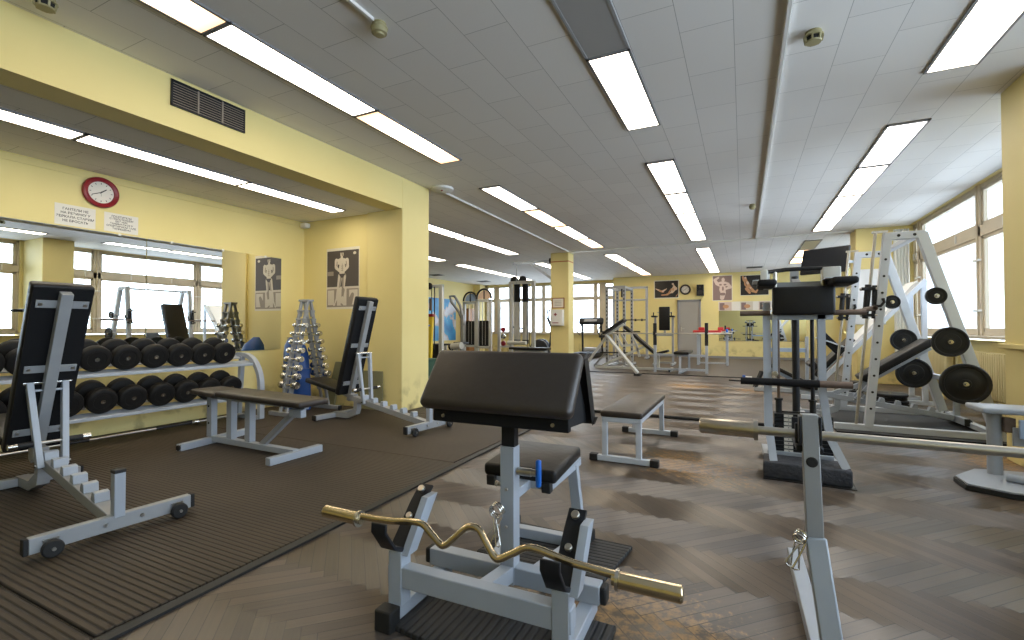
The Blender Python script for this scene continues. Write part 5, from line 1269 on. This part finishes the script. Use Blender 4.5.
# cable tower left of the column
t = Thing('cable_tower', 'pale cable tower with two grey shrouded weight columns', 'exercise machine', (-6.0, 13.1, 0))
for x in (-6.40, -5.64): t.part('post', MB('cream_paint').bb((x-.05, 12.95, .012), (x+.05, 13.05, 2.52)), bevel=.004)
t.part('top_beam', MB('cream_paint').bb((-6.4, 12.96, 2.44), (-5.64, 13.04, 2.53)), bevel=.004)
for x in (-6.28, -6.0):
    t.part('shroud', MB('cream_paint', 'vinyl_under').rings([[V((x+.10*math.cos(2*PI*i/18), 13.2+.07*math.sin(2*PI*i/18), z)) for i in range(18)] for z in (.72, 1.9)]).use(1).rings([[V((x+.102*math.cos(2*PI*i/18), 13.2+.072*math.sin(2*PI*i/18), z)) for i in range(18)] for z in (1.9, 2.5)]).rings([[V((x+.104*math.cos(2*PI*i/18), 13.2+.074*math.sin(2*PI*i/18), z)) for i in range(18)] for z in (.62, .74)]))
    t.part('pulley', MB('dark_paint').lathe((x, 13.0, 2.56), (0, -1, 0), [(-.03, .01), (-.03, .12), (-.01, .10), (.01, .10), (.03, .12), (.03, .01)], 22))
t.part('cable_rod', MB('dark_paint').cyl((-5.85, 13.0, .4), (-5.85, 13.0, 2.55), .012).cyl((-5.78, 13.0, .4), (-5.78, 13.0, 2.5), .01))
t.part('knee_roller', MB('cream_paint').cyl((-6.35, 12.7, .66), (-5.75, 12.7, .66), .06))
t.part('seat', MB('vinyl').pad((-6.05, 12.7, .50), (.36, .4, .07), None, .02))
t.part('base', MB('cream_paint').bar((-6.4, 12.4, .04), (-6.4, 13.4, .04), .08, .06).bar((-5.64, 12.4, .04), (-5.64, 13.4, .04), .08, .06).bb((-6.1, 12.6, .05), (-6.0, 12.7, .47)), bevel=.003)
t = Thing('low_bench', 'dark low bench beside the foot of the middle column', 'exercise bench', (-5.0, 12.2, 0))
t.part('seat', MB('vinyl').pad((-4.95, 11.3, .56), (.95, .36, .07), None, .02))
t.part('frame', MB('cream_paint').bb((-5.35, 11.2, .46), (-4.55, 11.4, .52)).bb((-5.3, 11.25, .02), (-5.22, 11.35, .5)).bb((-4.68, 11.25, .02), (-4.6, 11.35, .5)), bevel=.004)
t.part('roller', MB('vinyl').cyl((-5.1, 11.05, .43), (-4.6, 11.05, .43), .06))

# weight stack machines by the map wall
def stack_machine(label, x, y, ztop, arch):
    t = Thing('weight_machine', label, 'exercise machine', (x, y, 0))
    for dx in (-.26, .26): t.part('post', MB('cream_paint').bb((x+dx-.05, y-.05, .012), (x+dx+.05, y+.05, ztop)), bevel=.004)
    t.part('top_beam', MB('cream_paint').bb((x-.3, y-.05, ztop-.09), (x+.3, y+.05, ztop)), bevel=.004)
    t.part('lower_beam', MB('cream_paint').bb((x-.3, y-.05, .38), (x+.3, y+.05, .46)).bb((x-.35, y-.3, .012), (x+.35, y-.2, .08)), bevel=.004)
    st = t.part('weight_stack', MB('plate').bb((x-.19, y+.0, .46), (x+.19, y+.16, 1.36)))
    m = MB('steel')
    for dx in (-.09, .09): m.cyl((x+dx, y+.05, 1.3), (x+dx, y+.05, ztop-.05), .014)
    for dx in (-.06, .06): m.cyl((x+dx, y-.01, .5), (x+dx, y-.01, 1.34), .01)
    t.part('guide_rod', m)
    if arch:
        t.part('cam_wheel', MB('dark_paint').tube([(x+.30*math.cos(a), y, ztop+.02+.34*math.sin(a)) for a in [PI*k/14 for k in range(15)]], .035, 8).bar((x, y, ztop), (x, y, ztop+.32), .03, .03))
        t.part('cam_disc', MB('print_skin_pale' if arch == 1 else 'board_blue').prism([(x+.26*math.cos(PI*k/14), y+.03, ztop+.02+.29*math.sin(PI*k/14)) for k in range(15)], (0, .02, 0)))
    return t
stack_machine('pale weight stack machine with a round dark arch on top, near the map', -8.25, 14.6, 2.12, 1)
stack_machine('pale weight stack machine with a bluish arch half behind the others', -9.3, 15.4, 2.1, 2)
t = Thing('weight_machine', 'pale machine frame with small round weights left of the cable tower', 'exercise machine', (-7.6, 15.2, 0))
for x in (-7.95, -7.45): t.part('post', MB('cream_paint').bb((x-.05, 15.15, .012), (x+.05, 15.25, 2.1)), bevel=.004)
t.part('beam', MB('cream_paint').bb((-8.0, 15.16, 2.04), (-7.0, 15.24, 2.1)).bb((-7.95, 15.16, .4), (-7.45, 15.24, .48)), bevel=.004)
for k, z in enumerate((1.05, .8, .55)): t.part('round_weight', MB('chrome' if k % 2 else 'red').lathe((-7.72, 15.1, z), (0, -1, 0), [(0, .09), (.05, .09), (.06, .07), (.06, .001)], 16))
t.part('lever', MB('dark_paint').bar((-7.45, 15.1, 1.15), (-6.7, 15.0, 1.05), .05, .05))
t = Thing('curved_arm_machine', 'machine with a bent grey tube arm in front of the map wall', 'exercise machine', (-9.6, 15.0, 0))
t.part('arm', MB('grey_paint').tube([(-9.4, 15, 1.55), (-9.5, 15, 1.95), (-9.75, 15, 2.3), (-9.95, 15, 2.3), (-9.9, 15, 2.1), (-9.55, 15, 1.7), (-9.3, 15, 1.2)], .05, 10))
t.part('post', MB('grey_paint').bb((-9.45, 14.95, .012), (-9.33, 15.05, 1.6)), bevel=.004)
t.part('seat', MB('vinyl').pad((-9.2, 14.6, .55), (.42, .42, .08), None, .02)); t.part('seat_leg', MB('grey_paint').bb((-9.24, 14.56, .012), (-9.16, 14.64, .52)))
t = Thing('lat_tower', 'slim pale pulley tower just behind the alcove column', 'exercise machine', (-6.3, 9.0, 0))
t.part('post', MB('cream_paint').bb((-6.26, 8.97, .012), (-6.17, 9.06, 2.1)), bevel=.004)
t.part('post', MB('cream_paint').bb((-6.95, 8.97, .012), (-6.86, 9.06, 2.1)), bevel=.004)
t.part('top_beam', MB('cream_paint').bb((-6.95, 8.98, 2.03), (-6.17, 9.05, 2.10)), bevel=.004)
t.part('pulley', MB('dark_paint').lathe((-6.52, 8.95, 2.07), (0, -1, 0), [(-.03, .01), (-.03, .08), (0, .065), (.03, .08), (.03, .01)], 20))
t.part('cable', MB('dark_paint').cyl((-6.44, 8.95, .75), (-6.44, 8.95, 2.05), .008).cyl((-6.36, 8.95, .6), (-6.36, 8.95, 2.05), .012))
t.part('weight_stack', MB('plate').bb((-6.75, 9.0, .1), (-6.3, 9.2, .72)))
t.part('handle', MB('rust').bar((-6.46, 8.93, 1.5), (-6.46, 8.93, 1.78), .05, .03))
t.part('base', MB('cream_paint').bar((-6.215, 8.6, .04), (-6.215, 9.5, .04), .08, .06).bar((-6.9, 8.6, .04), (-6.9, 9.5, .04), .08, .06))
t = Thing('yellow_stand', 'bright yellow leaning stand with red top edge behind the alcove column', 'stand', (-5.82, 8.0, 0))
t.part('panel', MB('yellow_panel').prism([(-5.98, 8.0, .02), (-5.80, 8.0, .02), (-5.735, 8.0, 1.33), (-5.87, 8.0, 1.33)], (0, .06, 0)), bevel=.004)
t.part('top_edge', MB('red').bb((-5.88, 7.985, 1.33), (-5.725, 8.075, 1.39)), bevel=.006)
t.part('knob', MB('blue_knob').cyl((-5.82, 8.0, 1.15), (-5.82, 7.97, 1.15), .02))
t = Thing('storage_crate', 'dark green crate on the floor behind the alcove column', 'crate', (-5.75, 7.6, 0))
t.part('box', MB('green').bb((-6.0, 7.45, .012), (-5.45, 7.8, .46)), bevel=.01); t.part('lid', MB('green').bb((-6.02, 7.43, .46), (-5.43, 7.82, .5)), bevel=.008)
t = Thing('stool', 'grey metal stool with a dark top behind the alcove column', 'stool', (-5.75, 8.4, 0))
t.part('seat', MB('cream_paint').pad((-5.72, 7.2, .62), (.3, .3, .05), None, .015))
for a, b in ((-.11, -.11), (.11, -.11), (-.11, .11), (.11, .11)): t.part('leg', MB('grey_paint').bar((-5.72+a, 7.2+b, .6), (-5.72+a*1.3, 7.2+b*1.3, .01), .025, .025))
single('world_map', 'large blue world map on the far left wall', 'map', MB('map').bb((XF+.001, 14.7, .58), (XF+.006, 17.25, 2.32)), (XF, 16, 1.45))
t = Thing('wooden_cupboard', 'tall orange wooden cupboard at the far left wall', 'cupboard', (-10.8, 18.0, 0))
t.part('body', MB('orange_wood').bb((XF+.02, 17.6, .012), (-10.7, 18.4, 1.95)), bevel=.006); t.part('door', MB('orange_wood').bb((-10.7, 17.62, .05), (-10.68, 17.99, 1.92)), bevel=.004); t.part('door', MB('orange_wood').bb((-10.7, 18.01, .05), (-10.68, 18.38, 1.92)), bevel=.004)
t = Thing('padded_roller', 'grey cushioned roller on a low stand in front of the weight machines', 'roller', (-7.6, 11.6, 0))
t.part('cushion', MB('cream_paint', 'vinyl').cyl((-7.55, 11.5, .56), (-7.2, 11.45, .60), .10, seg=18).use(1).cyl((-7.62, 11.51, .55), (-7.55, 11.5, .56), .095, seg=18))
t.part('stand', MB('cream_paint').bb((-7.42, 11.44, .012), (-7.36, 11.52, .5)).bb((-7.6, 11.42, .012), (-7.2, 11.54, .05)))
t = Thing('stool', 'low black-topped stool beneath the world map', 'stool', (-8.9, 12.9, 0))
t.part('seat', MB('vinyl').pad((-8.9, 12.9, .56), (.5, .32, .06), None, .02))
for a in (-.18, .18): t.part('leg', MB('cream_paint').bb((-8.9+a-.03, 12.86, .012), (-8.9+a+.03, 12.94, .54)))
# cardio machines in front of the windows
def cardio(label, x, y, k):
    t = Thing('elliptical_trainer', label, 'exercise machine', (x, y, 0))
    t.part('base', MB('dark_paint').bar((x-.5, y, .06), (x+.5, y, .06), .1, .08).bar((x-.5, y-.25, .04), (x-.5, y+.25, .04), .07, .06).bar((x+.5, y-.25, .04), (x+.5, y+.25, .04), .07, .06), bevel=.004)
    t.part('housing', MB('dark_paint').lathe((x-.2, y-.08, .42), (0, 1, 0), [(0, .05), (0, .28), (.02, .31), (.14, .31), (.16, .28), (.16, .05)], 22))
    t.part('mast', MB('grey_paint').bar((x+.2, y, .1), (x+.38*k, y, 1.25), .07, .07), bevel=.004)
    t.part('console', MB('dark_paint').pad((x+.38*k, y-.05, 1.34), (.3, .08, .2), None, .03))
    for s in (-.22, .22):
        t.part('handle', MB('dark_paint').tube([(x+.25, y+s, .5), (x+.3*k, y+s, 1.1), (x+.15*k, y+s, 1.45), (x+.2*k, y+s, 1.75)], .025, 8))
        t.part('pedal', MB('rubber').bb((x-.1, y+s-.06, .25), (x+.25, y+s+.06, .29)))
    return t
cardio('dark cardio trainer before the windows, between tower and column', -6.1, 15.2, 1)
cardio('dark cardio trainer with angled handles close to the middle column', -5.72, 14.1, 1)
